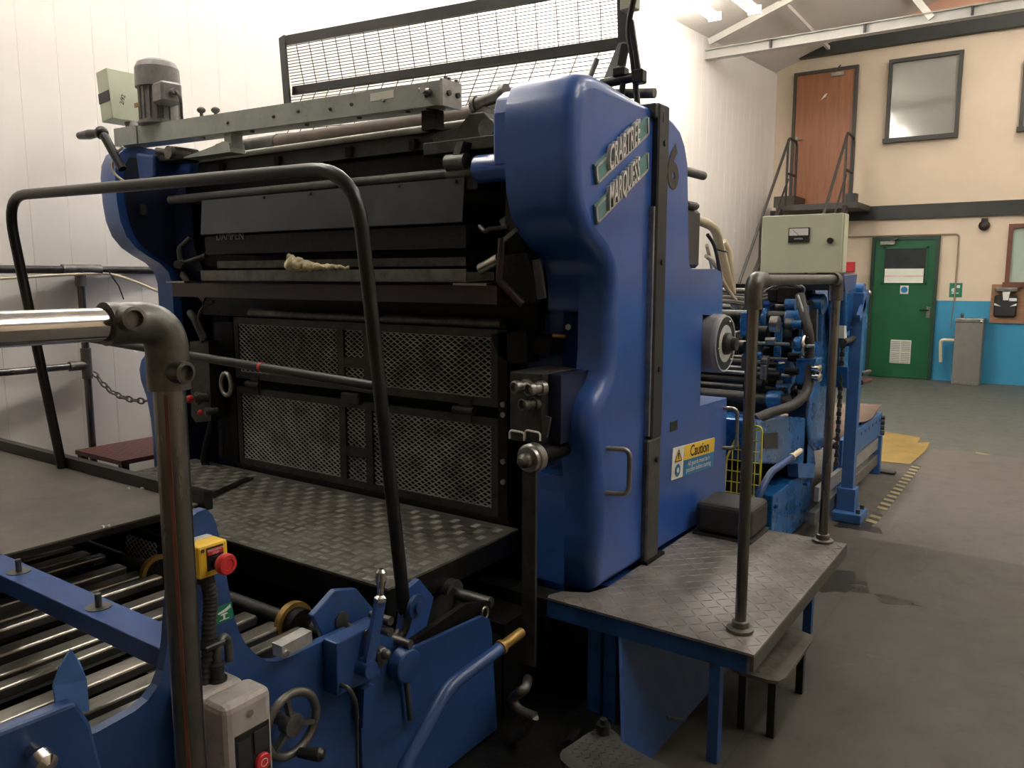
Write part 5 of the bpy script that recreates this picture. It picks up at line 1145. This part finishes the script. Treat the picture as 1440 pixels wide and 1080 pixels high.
# its handrail
GR = thing('tube_handrail', (-.764, 2.9, WZ), 'dull steel tube handrail with two posts on the raised walkway', 'handrail')
zt = 1.487; r = .0175
for y in (2.352, 3.455 - .06):
    pass
Y1_, Y2_ = 2.352, 3.395 - .03
Y2_ = 3.375
for y in (Y1_, Y2_):
    MB().cyl((-.764, y, WZ + .012), (-.764, y, zt - .06), r, n=22).build('post_tube', 'tube_steel', GR)
    MB().lathe((-.764, y, WZ + .0025), (0, 0, 1), [(0, .042), (.008, .042), (.012, .027), (.03, .026), (.032, .02)], 22).build('base_flange', 'cast_iron', GR)
MB().cyl((-.764, Y1_ + .05, zt), (-.764, Y2_ - .05, zt), r, n=22).build('rail_tube', 'cast_iron', GR)
MB().tube(bend([(-.764, Y1_, zt - .085), (-.764, Y1_, zt), (-.764, Y1_ + .075, zt)], .032, 10), .026, n=20).build('elbow_fitting', 'cast_iron', GR)
MB().tube(bend([(-.764, Y2_, zt - .085), (-.764, Y2_, zt), (-.764, Y2_ - .075, zt)], .032, 10), .026, n=20).build('elbow_fitting', 'cast_iron', GR)
# rubber box on the walkway
RB = thing('rubber_cover', (-1.12, 3.28, WZ), 'black moulded box cover at the rear of the raised walkway', 'box')
MB().box(-1.245, -1.0, 3.165, 3.40, WZ + .012, WZ + .145).build('moulded_box', 'rubber', RB, .025, 3)
MB().box(-1.25, -.995, 3.16, 3.402, WZ + .001, WZ + .0115).build('box_flange', 'rubber', RB)
# step stool
def step_stool(x0, x1, y0, y1, z, label):
    t = thing('step_stool', ((x0 + x1) / 2, (y0 + y1) / 2, 0), label, 'step')
    c = .045; q = [(x0 + c, y0), (x1 - c, y0), (x1 - .012, y0 + .012), (x1, y0 + c), (x1, y1 - c), (x1 - .012, y1 - .012), (x1 - c, y1), (x0 + c, y1), (x0 + .012, y1 - .012), (x0, y1 - c), (x0, y0 + c), (x0 + .012, y0 + .012)]
    MB().prism(q, 'z', z - .012, z).build('step_top', 'tray', t)
    for x in (x0 + .03, x1 - .05):
        for y in (y0 + .03, y1 - .055): MB().box(x, x + .025, y, y + .025, .001, z - .0125).build('leg', 'black_paint', t)
    g = MB()
    for i in range(int((x1 - x0 - .05) / .03)):
        for j in range(int((y1 - y0 - .05) / .03)): lug(g, x0 + .035 + i * .03, y0 + .035 + j * .03, PI / 4 if (i + j) % 2 else -PI / 4, .012, .0025, z, .0015)
    o = g.build('tread_pattern', 'tray', t); o['kind'] = 'stuff'
step_stool(-.832, -.655, 2.445, 2.87, .215, 'low steel step stool standing beside the raised walkway')
t = thing('step_plate', (-.97, 1.9, 0), 'worn tread-plate step bolted to a post below the walkway corner', 'step')
q = [(-1.09, 1.82), (-1.085, 1.80), (-1.07, 1.78), (-.70, 1.62), (-.62, 1.80), (-.80, 1.915), (-.965, 1.955), (-1.0, 1.985), (-1.03, 2.0), (-1.06, 1.985), (-1.072, 1.94)]
MB().prism(q, 'z', .142, .155).build('step_top', 'step_metal', t)
g = MB()
for i in range(18):
    for j in range(9):
        u, v = i / 17, j / 8; x = -1.06 + u * .40; y = 1.80 - u * .16 + .03 + v * (.13 + .02 * (1 - u)); lug(g, x, y, PI / 4 if (i + j) % 2 else -PI / 4, .010, .0025, .155, .0015)
o = g.build('tread_pattern', 'step_bar', t); o['kind'] = 'stuff'
MB().lathe((-1.035, 1.965, .155), (0, 0, 1), [(0, .022), (.03, .022), (.03, .012), (.045, .012)], 6).build('bolt', 'plastic_black', t)
MB().box(-1.05, -1.0, 1.85, 1.90, .001, .1415).build('leg', 'grease_black', t); MB().box(-.74, -.70, 1.70, 1.74, .001, .1415).build('leg', 'grease_black', t)
# dark shafts and brackets under the press, behind the gear cover
UF = PR
sa, sb = ay(640, 832, 2.0), ay(690, 850, 2.0); szz = (sa.z + sb.z) / 2
MB().cyl((-2.6, 2.0, szz), (sb.x, 2.0, szz), .02, n=14).cyl((sa.x - .05, 2.0, szz), (sa.x, 2.0, szz), .045, n=18).build('cross_shaft', 'dark_steel', UF)
MB().box(-1.95, -1.47, 2.07, 2.36, .015, .34).build('shade_block', 'grease_black', UF)  # added black block that keeps the space under the press dark
MB().box(-1.46, -1.29, 2.37, 2.46, .015, .33).build('under_press_plate', 'grease_black', UF)
MB().box(-1.95, -1.16, 1.72, 2.62, .001, .012).build('shade_pan', 'grease_black', UF)  # added black pan hiding lit floor, standing for shade under the press
MB().bar((sa.x, 2.0, szz), (sa.x - .05, 1.80, szz - .10), .03, .05).build('link_arm', 'grease_grey', UF)
MB().box(-3.4, -1.55, 2.36, 2.42, .05, .42).build('dark_plate', 'grease_black', UF)
MB().tube(smooth_curve([ay(742, 955, 2.08), ay(738, 968, 1.95), ay(722, 982, 1.95), ay(730, 998, 1.95), ay(752, 1008, 1.95)]), .016, n=10).tube([ay(752, 1008, 1.95), ay(742, 1028, 1.95), ay(720, 1040, 1.95)], .014, n=10).build('cast_hook', 'dark_steel', UF)
MB().box(-1.52, -1.48, 2.02, 2.07, .012, .30).build('hook_post', 'grease_black', UF)
MB().cyl(ay(812, 1030, 2.1), ay(800, 1048, 2.0), .018, n=10).build('pin', 'grease_black', UF)
# left side walkway rail, chain and red step
LR = thing('tube_handrail', (-4.715, 2.40, 0), 'thin steel tube railing by the white clad wall', 'handrail')
MB().cyl((-4.715, 2.40, .001), (-4.715, 2.40, 1.50), .021, n=14).build('post_tube', 'tube_steel', LR)
MB().cyl((-4.715, .3, 1.535), (-4.715, 3.3, 1.535), .022, n=14).build('rail_tube', 'grease_grey', LR)
MB().cyl((-4.715, .3, .98), (-4.715, 2.36, .98), .020, n=14).build('mid_rail', 'tube_steel', LR)
MB().cyl((-4.715, 2.30, 1.535), (-4.715, 2.52, 1.535), .031, n=14).cyl((-4.715, 2.40, 1.535), (-4.715, 2.40, 1.44), .03, n=14).build('tee_fitting', 'cast_iron', LR)
MB().cyl((-4.715, 2.40, 1.08), (-4.715, 2.40, .90), .029, n=14).cyl((-4.715, 2.40, .98), (-4.715, 2.30, .98), .028, n=14).build('tee_fitting', 'cast_iron', LR)
MB().tube(smooth_curve([(-4.685, .4, 1.46), (-4.685, 1.6, 1.47), (-4.69, 2.38, 1.51), (-4.67, 2.60, 1.50), (-4.3, 2.7, 1.38)]), .008, n=8).build('webbing_strap', 'pipe_cream', LR)
MB().tube([(-4.685, 2.55, 1.53), (-4.67, 2.60, 1.44), (-4.66, 2.62, 1.36)], .004, n=6).build('cable_tie', 'plastic_black', LR)
CHN = thing('safety_chain', (-4.3, 2.45, .8), 'short sagging steel chain hooked to the thin railing', 'chain')
ca = [Vector((-4.685, 2.41, .955)), Vector((-4.50, 2.42, .84)), Vector((-4.28, 2.45, .80)), Vector((-4.06, 2.50, .83))]
cv = smooth_curve(ca, 10); tot = 0; k = 0; last = cv[0]; acc = 0
for a, c_ in zip(cv[:-1], cv[1:]):
    acc += (c_ - a).length
    if acc >= .042:
        acc = 0; d = (c_ - a).normalized(); s_ = Vector((0, 0, 1)) if k % 2 else d.cross(Vector((0, 0, 1))).normalized()
        MB().tube([c_ + d * math.cos(t_ / 6 * PI) * .028 + s_ * math.sin(t_ / 6 * PI) * .015 for t_ in range(12)], .0055, n=6, closed=True).build('chain_link', 'dark_steel', CHN); k += 1
RS = thing('red_step', (-4.45, 2.7, 0), 'dark red painted steel step bench by the white wall', 'step')
MB().box(-4.66, -4.17, 2.27, 2.95, .475, .50).build('step_top', 'red_steel', RS)
for x in (-4.655, -4.22):
    for y in (2.28, 2.90): MB().box(x, x + .04, y, y + .04, .001, .4745).build('leg', 'red_steel', RS)
g = MB()
for i in range(16):
    for j in range(20): lug(g, -4.64 + i * .029, 2.30 + j * .032, PI / 4 if (i + j) % 2 else -PI / 4, .012, .003, .50, .0015)
o = g.build('tread_pattern', 'red_steel', RS); o['kind'] = 'stuff'
# ================================================================== feeder unit behind the press
FD = thing('feeder_unit', (-2.2, 4.6, 0), 'bright blue sheet feeder with exposed shafts and levers behind the press tower', 'printing press')
XF = -1.2
def fx(lst, X): return [(q.y, q.z) for q in (ax(a, b_, X) for a, b_ in lst)]
# lower body
MB().prism(fx([(1060, 592), (1100, 586), (1140, 588), (1148, 655), (1062, 652)], XF), 'x', XF - .5, XF).build('gear_case', 'bright_blue', FD, .01)
MB().prism(fx([(1073, 609), (1093, 608), (1094, 631), (1074, 631)], XF + .002), 'x', XF, XF + .004).build('case_hatch', 'plastic_black', FD)
MB().prism([(4.18, .34), (4.98, .34), (4.98, .02), (4.18, .02)], 'x', XF - .4, XF - .01).build('base_casting', 'bright_blue', FD, .006)
MB().prism([(3.75, .34), (4.17, .34), (4.17, .02), (3.75, .02)], 'x', XF - .4, XF - .05).build('base_recess', 'grease_black', FD)
for px, py in ((1092, 712), (1134, 680), (1133, 718)): c_ = ax(px, py, XF); MB().cyl(c_ - Vector((.02, 0, 0)), c_ + Vector((.006, 0, 0)), .012, n=10).build('bolt', 'bright_blue', FD)
MB().prism(fx([(1122, 652), (1146, 652), (1145, 672), (1123, 672)], XF + .01), 'x', XF - .05, XF + .01).build('case_block', 'light_blue', FD)
# swept arm
arm = fx([(1160, 424), (1173, 428), (1173, 500), (1169, 560), (1163, 605), (1157, 634), (1148, 634), (1140, 622), (1138, 600), (1142, 560), (1150, 520), (1157, 480)], XF + .02)
MB().prism(arm, 'x', XF - .05, XF + .02).build('swept_arm', 'bright_blue', FD, .025, 3)
MB().prism(fx([(1145, 410), (1180, 405), (1182, 470), (1150, 470)], XF - .06), 'x', XF - .12, XF - .07).build('arm_plate', 'bright_blue', FD, .006)
# press-side blue housings on the shafts
def fy(px, py, Y=4.45): return ay(px, py, Y)
SH = ((434, 4.75, .026, 'dark_steel'), (445, 4.5, .032, 'yellow_brass'), (455, 4.55, .03, 'dark_steel'), (470, 4.7, .012, 'steel'), (483, 4.3, .009, 'steel'), (497, 4.65, .05, 'grease_black'), (504, 4.4, .008, 'steel'), (512, 4.5, .02, 'grease_grey'), (520, 4.6, .014, 'steel'), (527, 4.35, .011, 'steel'), (538, 4.55, .02, 'grease_grey'), (548, 4.45, .018, 'dark_steel'), (562, 4.3, .034, 'grease_grey'), (410, 4.9, .02, 'dark_steel'), (424, 4.6, .016, 'steel'))
for py, Y, r_, m in SH:
    z = ay(1085, py, Y).z; xe = ay(1110, py, Y).x
    MB().cyl((-3.2, Y, z), (xe, Y, z), r_, n=14).build('shaft', m if m != 'yellow_brass' else 'grease_grey', FD)
for px0, px1, py, Y, r_ in ((1068, 1086, 432, 4.75, .05), (1062, 1078, 448, 4.5, .06), (1106, 1132, 449, 4.5, .055), (1065, 1078, 470, 4.55, .07), (1140, 1158, 428, 4.75, .06), (1118, 1128, 484, 4.3, .04), (1080, 1098, 562, 4.3, .05), (1060, 1074, 470, 4.5, .05)):
    a, c_ = ay(px0, py, Y), ay(px1, py, Y); MB().lathe(a, c_ - a, [(0, r_ * .9), (.01, r_), ((c_ - a).length, r_), ((c_ - a).length + .01, r_ * .8)], 20).build('shaft_collar', 'bright_blue', FD)
for px, py, w_, h, m in ((1095, 462, .10, .16, 'grease_black'), (1118, 475, .12, .12, 'bright_blue'), (1085, 475, .05, .1, 'grease_grey'), (1090, 455, .05, .06, 'dark_steel'), (1128, 440, .1, .14, 'grease_black'), (1100, 498, .16, .06, 'grease_black'), (1046, 470, .06, .05, 'steel'), (1042, 492, .1, .06, 'grease_grey'), (1105, 470, .05, .14, 'dark_steel'), (1083, 415, .12, .08, 'grease_black'), (1110, 415, .12, .1, 'grease_black'), (1075, 418, .1, .1, 'frame_blue'), (1070, 545, .2, .14, 'grease_black'), (1050, 500, .08, .1, 'dark_steel')):
    c_ = ay(px, py, 4.62); MB().cbox(c_, w_, .1, h, ch=.01).build('carriage_block', m, FD)
for px, py0, py1 in ((1147, 435, 480), (1095, 460, 495), (1070, 440, 500)): MB().bar(ay(px, py0, 4.5), ay(px - 1, py1, 4.5), .02, .03, (0, 1, 0)).build('vertical_link', 'dark_steel', FD)
MB().box(-3.3, -1.5, 5.0, 5.06, .3, 1.45).build('rear_plate', 'grease_black', FD)
MB().box(-3.3, -1.35, 3.9, 4.9, .34, .50).build('feed_table', 'grease_black', FD)
MB().prism([(3.8, .02), (5.1, .02), (5.1, 1.1), (4.7, 1.4), (4.2, .95), (3.8, .9)], 'x', -3.4, -3.34).build('far_side_plate', 'frame_blue', FD)
# cranked blue bracket and valve box
MB().prism([(q.x, q.z) for q in (fy(1095, 508), fy(1110, 506), (fy(1117, 520)), fy(1116, 538), fy(1108, 548), fy(1112, 566), fy(1100, 572), fy(1092, 565), fy(1098, 545), fy(1093, 530))], 'y', 4.40, 4.5).build('cranked_bracket', 'bright_blue', FD, .012)
c_ = fy(1088, 562); MB().lathe(c_, (1, 0, 0), [(-.03, .045), (.05, .045), (.06, .035)], 18).build('bracket_boss', 'bright_blue', FD)
c_ = fy(1115, 525, 4.4); MB().sphere(c_, .018).build('red_knob', 'red_plastic', FD)
VB = MB().prism([(q.x, q.z) for q in (fy(1119, 504, 4.32), fy(1148, 504, 4.32), fy(1144, 543, 4.32), fy(1119, 540, 4.32))], 'y', 4.32, 4.45).build('valve_box', 'bright_blue', FD, .008)
for py in (518, 530): c_ = fy(1149, py, 4.32); MB().lathe(c_ - Vector((.02, 0, 0)), (1, -.3, 0), [(0, .018), (.015, .018), (.02, .024), (.04, .022), (.045, .008)], 14).build('chrome_knob', 'chrome', VB)
wc = fy(1132, 486, 4.3); HWF = MB().tube([wc + Vector((.0, math.cos(k / 10 * PI) * .045, math.sin(k / 10 * PI) * .055)) for k in range(20)], .008, n=8, closed=True).build('chrome_wheel', 'chrome', FD)
MB().cyl(wc - Vector((.06, 0, 0)), wc + Vector((.05, 0, 0)), .011, n=10).build('wheel_shaft', 'chrome', HWF)
MB().tube(smooth_curve([ay(1125, 415, 4.4), ay(1130, 440, 4.35), ay(1137, 470, 4.32), ay(1138, 500, 4.35), ay(1136, 545, 4.3), ay(1118, 568, 4.15), ay(1085, 580, 4.0), ay(1062, 590, 3.9)]), .026, n=12).build('black_hose', 'rubber', FD)
MB().tube(smooth_curve([ay(1122, 415, 4.35), ay(1130, 440, 4.33), ay(1136, 475, 4.3)]), .006, n=8).build('grey_cable', 'plate_metal', FD)
for k in range(6):
    a = ay(1072 + k * 3, 412 - k * 2, 4.4); MB().tube(smooth_curve([a, ay(1090 + k * 4, 402 - k, 4.38), ay(1110 + k * 4, 396 + (k % 3) * 4, 4.42), ay(1130, 404 + k * 2, 4.5)]), .005, n=6).build('loose_wire', 'plate_metal' if k % 2 else 'rubber', FD)
# rear right-hand cluster
XC = -1.06
MB().prism(fx([(1188, 400), (1205, 402), (1212, 425), (1210, 455), (1190, 470)], XC), 'x', XC - .1, XC).build('pivot_casting', 'bright_blue', FD, .015)
MB().prism(fx([(1184, 388), (1203, 386), (1200, 408), (1186, 410)], XC), 'x', XC - .08, XC + .01).build('top_bracket', 'frame_blue', FD)
a, c_ = ax(1207, 448, XC + .05), ax(1220, 412, XC + .05); LVF = MB().bar(a, c_, .02, .05, (0, 1, 0)).build('feed_lever', 'light_blue', FD); MB().sphere(c_, .022).build('lever_ball', 'chrome', LVF)
for px, py, r_ in ((1208, 452, .05), (1206, 410, .05), (1202, 480, .035)): c_ = ax(px, py, XC); MB().cyl(c_ - Vector((.1, 0, 0)), c_ + Vector((.04, 0, 0)), r_, n=16).build('pivot_boss', 'bright_blue', FD)
MB().prism(fx([(1192, 516), (1214, 514), (1213, 546), (1192, 546)], XC), 'x', XC - .12, XC).build('stop_box', 'bright_blue', FD, .006)
for py in (525, 537): a = ax(1213, py, XC); MB().cyl(a - Vector((0, .05, 0)), a + Vector((.02, .12, 0)), .016, n=10).build('stop_pin', 'red_steel' if py > 530 else 'dark_steel', FD)
MB().cyl(ax(1186, 481, XC), ax(1206, 474, XC + .02), .018, n=10).build('handle_bar', 'dark_steel', FD)
MB().prism(fx([(1187, 458), (1190, 458), (1191, 475), (1187, 476)], XC + .04), 'x', XC, XC + .04).build('white_tag', 'plastic_white', FD)
MB().prism(fx([(1180, 420), (1200, 425), (1198, 520), (1183, 520)], XC - .06), 'x', XC - .12, XC - .07).build('rear_upright', 'bright_blue', FD, .008)
# upright post with screw foot, and hoist chain
MB().box(-1.07, -1.0, 5.12, 5.19, .12, 1.40).build('upright_post', 'light_blue', FD, .004)
MB().box(-1.09, -.98, 5.10, 5.21, .05, .20).build('post_socket', 'light_blue', FD, .006)
MB().box(-1.10, -.93, 5.04, 5.24, .001, .06).build('post_foot', 'light_blue', FD, .006)
for y in (5.08, 5.2): MB().cyl((-.955, y, .06), (-.955, y, .085), .014, n=6).build('foot_bolt', 'dark_steel', FD)
cn = MB()
for k in range(34): zz = .35 + k * .026; cn.cbox((-1.10, 5.10, zz), .018 if k % 2 else .03, .03 if k % 2 else .018, .028, ch=.004)
o = cn.build('hoist_chain', 'dark_steel', FD); o['kind'] = 'stuff'
# black strip lamp bracket across
MB().box(-1.45, -1.05, 4.66, 4.80, 1.42, 1.515).build('cabinet_shelf', 'frame_dark_shaded', FD)
MB().box(-1.30, -1.20, 4.72, 4.80, .34, 1.42).build('cabinet_stand', 'frame_dark_shaded', FD)
rr2 = random.Random(3)
for k in range(46):
    px, py = rr2.uniform(1036, 1132), rr2.uniform(424, 556); c_ = ay(px, py, rr2.uniform(4.25, 4.6)); m_ = rr2.choice(['grease_black', 'grease_grey', 'dark_steel', 'bright_blue', 'steel', 'grease_black', 'bright_blue'])
    if k % 3: MB().cyl(c_, c_ + Vector((rr2.uniform(.02, .07), 0, 0)), rr2.uniform(.018, .045), n=12).build('shaft_collar', m_, FD)
    else: MB().cbox(c_, rr2.uniform(.02, .05), .04, rr2.uniform(.05, .14), ch=.006).build('shaft_bracket', m_, FD)
# cream control cabinet
CC = thing('control_cabinet', (-1.23, 4.66, 1.52), 'cream steel control cabinet with a small dial meter above the feeder', 'control box')
MB().box(-1.462, -1.02, 4.62, 4.71, 1.518, 1.836).build('cabinet_body', 'cabinet_cream', CC, .006)
DRR = MB().box(-1.462, -1.028, 4.598, 4.619, 1.518, 1.836).build('cabinet_door', 'cabinet_cream', CC, .004)
MT = MB().box(-1.31, -1.196, 4.588, 4.5985, 1.684, 1.765).build('panel_meter', 'plastic_black', DRR, .003)
MB().box(-1.304, -1.202, 4.586, 4.588, 1.722, 1.760).build('meter_scale', 'plastic_white', MT)
text('meter_text', 'AMPERES', .012, (-1.253, 4.5875, 1.70), (1, 0, 0), (0, 0, 1), 'text_white', MT, .0002, 'CENTER')
MB().bar((-1.253, 4.5855, 1.724), (-1.285, 4.5855, 1.752), .001, .002).build('meter_needle', 'text_black', MT)
MB().cyl((-1.085, 4.599, 1.69), (-1.085, 4.582, 1.69), .016, n=16).build('door_lock', 'plastic_black', DRR)
# second blue tube lever
tube_lever('tube_lever', [ax(1113, 643, -1.02), ax(1084, 664, -1.04), ax(1064, 700, -1.06), Vector((-1.08, 3.55, .02))], .12, .016, 'bent blue tube lever with pale grip standing by the feeder', 'hose')
# yellow wire guard
YG = thing('yellow_wire_guard', (-1.26, 3.8, .3), 'yellow wire grid guard between the press and the feeder', 'machine guard')
ya, yb = ay(1014, 712, 3.8), ay(1072, 600, 3.8)
MB().tube(bend([(ya.x, 3.8, .05), (ya.x + .02, 3.8, .60), (ya.x + .09, 3.8, yb.z), (yb.x, 3.8, yb.z), (yb.x, 3.8, .05)], .03), .0055, n=8).build('guard_frame', 'yellow_wire', YG)
for i in range(1, 6): x = ya.x + .02 + (yb.x - ya.x - .02) * i / 6; MB().cyl((x, 3.8, .06), (x, 3.8, min(yb.z, .60 + max(0, (x - ya.x - .02)) * 2.6)), .003, n=5).build('guard_wire', 'yellow_wire', YG)
for k in range(13): z = .1 + k * .055; MB().cyl((ya.x + .015 + max(0, (z - .6) * .38), 3.8, z), (yb.x, 3.8, z), .003, n=5).build('guard_wire', 'yellow_wire', YG)
# air hoses from the motor down to the feeder
def hose(pts, r_, lab):
    o = MB().tube(smooth_curve(pts, 8), r_, n=12).build('air_hose', 'hose'); return tag(o, lab, 'hose')
h1 = hose([Vector((-1.36, 3.345, 1.745)), ay(1003, 320, 3.44), ay(1012, 345, 3.6), ay(1022, 385, 3.8), ay(1033, 430, 4.1)], .021, 'thick cream air hose tied with a black band, leaving the drive motor')
MB().tube([ay(1014, 352, 3.6) + Vector((math.cos(k / 6 * PI) * .03, math.sin(k / 6 * PI) * .03, -math.cos(k / 6 * PI) * .008)) for k in range(12)], .004, n=5, closed=True).build('cable_tie', 'plastic_black', h1)
hose([ay(1016, 340, 3.9), ay(1024, 355, 3.95), ay(1028, 390, 4.0), ay(1030, 420, 4.15)], .02, 'thick cream air hose behind the tied one')
hose([ay(993, 360, 3.4), ay(1005, 372, 3.5), ay(1022, 405, 3.75), ay(1042, 432, 4.1)], .010, 'thin cream air hose running below the thick ones')
hose([ay(994, 345, 3.42), ay(998, 362, 3.5), ay(1003, 385, 3.6), ay(1010, 410, 3.8)], .008, 'thin cream air hose close to the tower back')
hb = MB().tube(smooth_curve([ay(995, 330, 3.36), ay(1004, 345, 3.42), ay(1010, 370, 3.5), ay(1014, 392, 3.6)]), .008, n=8).build('grey_cable', 'rubber'); tag(hb, 'dark grey cable hanging among the cream hoses', 'cable')
CBL = thing('cable_bundle', (-1.5, 3.9, 1.4), 'bundle of grey cables tied together between tower and feeder', 'cable')
for k in range(5): MB().tube(smooth_curve([ay(1014, 413 + k * 3, 3.65), ay(1030, 414 + k * 3, 3.9), ay(1050, 415 + k * 3.2, 4.1), ay(1078, 412 + k * 2, 4.4)]), .007, n=8).build('cable', 'plate_metal' if k % 2 else 'dark_steel', CBL)
# pallet conveyor
PC = thing('pallet_conveyor', (-1.6, 5.9, 0), 'blue-edged pallet conveyor on the floor behind the feeder', 'conveyor')
MB().box(-1.13, -1.10, 5.25, 6.55, .30, .47).build('side_rail', 'light_blue', PC, .004); MB().box(-2.7, -2.67, 5.25, 6.55, .30, .47).build('side_rail', 'light_blue', PC, .004)
for k in range(9): y = 5.42 + k * .13; MB().cyl((-1.101, y, .42), (-1.098, y, .42), .012, n=10).build('rail_hole', 'plastic_black', PC)
for k in range(10): y = 5.32 + k * .125; MB().cyl((-2.67, y, .425), (-1.13, y, .425), .03, n=12).build('conveyor_roller', 'dark_steel', PC)
MB().box(-1.125, -1.10, 4.70, 6.62, .20, .285).build('grey_rail', 'plate_metal', PC); MB().box(-1.135, -1.095, 4.62, 6.6, .075, .155).build('track_rail', 'steel', PC, .004)
for y in (5.3, 6.45): MB().box(-1.16, -1.08, y, y + .06, .001, .30).build('leg', 'light_blue', PC); MB().box(-2.72, -2.64, y, y + .06, .001, .30).build('leg', 'light_blue', PC)
MB().box(-1.22, -.98, 6.5, 6.58, .001, .015).build('foot_plate', 'dark_grey', PC)
for z in (.31, .35, .39, .43): MB().cyl((-1.10, 6.53, z), (-1.075, 6.53, z), .018, n=8).build('chain_roller', 'dark_steel', PC)
for z in (.31, .36): MB().cyl((-1.10, 5.33, z), (-1.075, 5.33, z), .018, n=8).build('chain_roller', 'dark_steel', PC)
sh_ = MB(); n_ = 10
vs = []
for i in range(n_ + 1):
    for j in range(5):
        x = -2.3 + j * .3; y = 5.35 + i * .115; vs.append((x, y, .458 + .05 * math.sin(i * .5) ** 2 * (j / 4) + .02 * (i / n_) + .006 * math.sin(i * 1.7 + j)))
m_ = len(vs); vs += [(a, b_, c_ + .006) for a, b_, c_ in vs]
fs = []
for i in range(n_):
    for j in range(4):
        a = i * 5 + j; fs += [(a, a + 5, a + 6, a + 1), (m_ + a, m_ + a + 1, m_ + a + 6, m_ + a + 5)]
for i in range(n_):
    for j in (0, 4): a = i * 5 + j; fs.append((a, a + 5, m_ + a + 5, m_ + a))
for j in range(4):
    for i in (0, n_): a = i * 5 + j; fs.append((a, a + 1, m_ + a + 1, m_ + a))
sh_.add(vs, fs, True)
tag(sh_.build('cover_sheet', 'paper_board'), 'warped brown board sheet lying on the pallet conveyor', 'board')
tag(MB().cbox((-1.5, 5.75, .60), .22, .3, .10, Matrix.Rotation(.35, 3, 'Z'), ch=.004).build('cardboard_carton', 'paper_board'), 'small brown carton on the warped sheet behind the feeder post', 'carton')
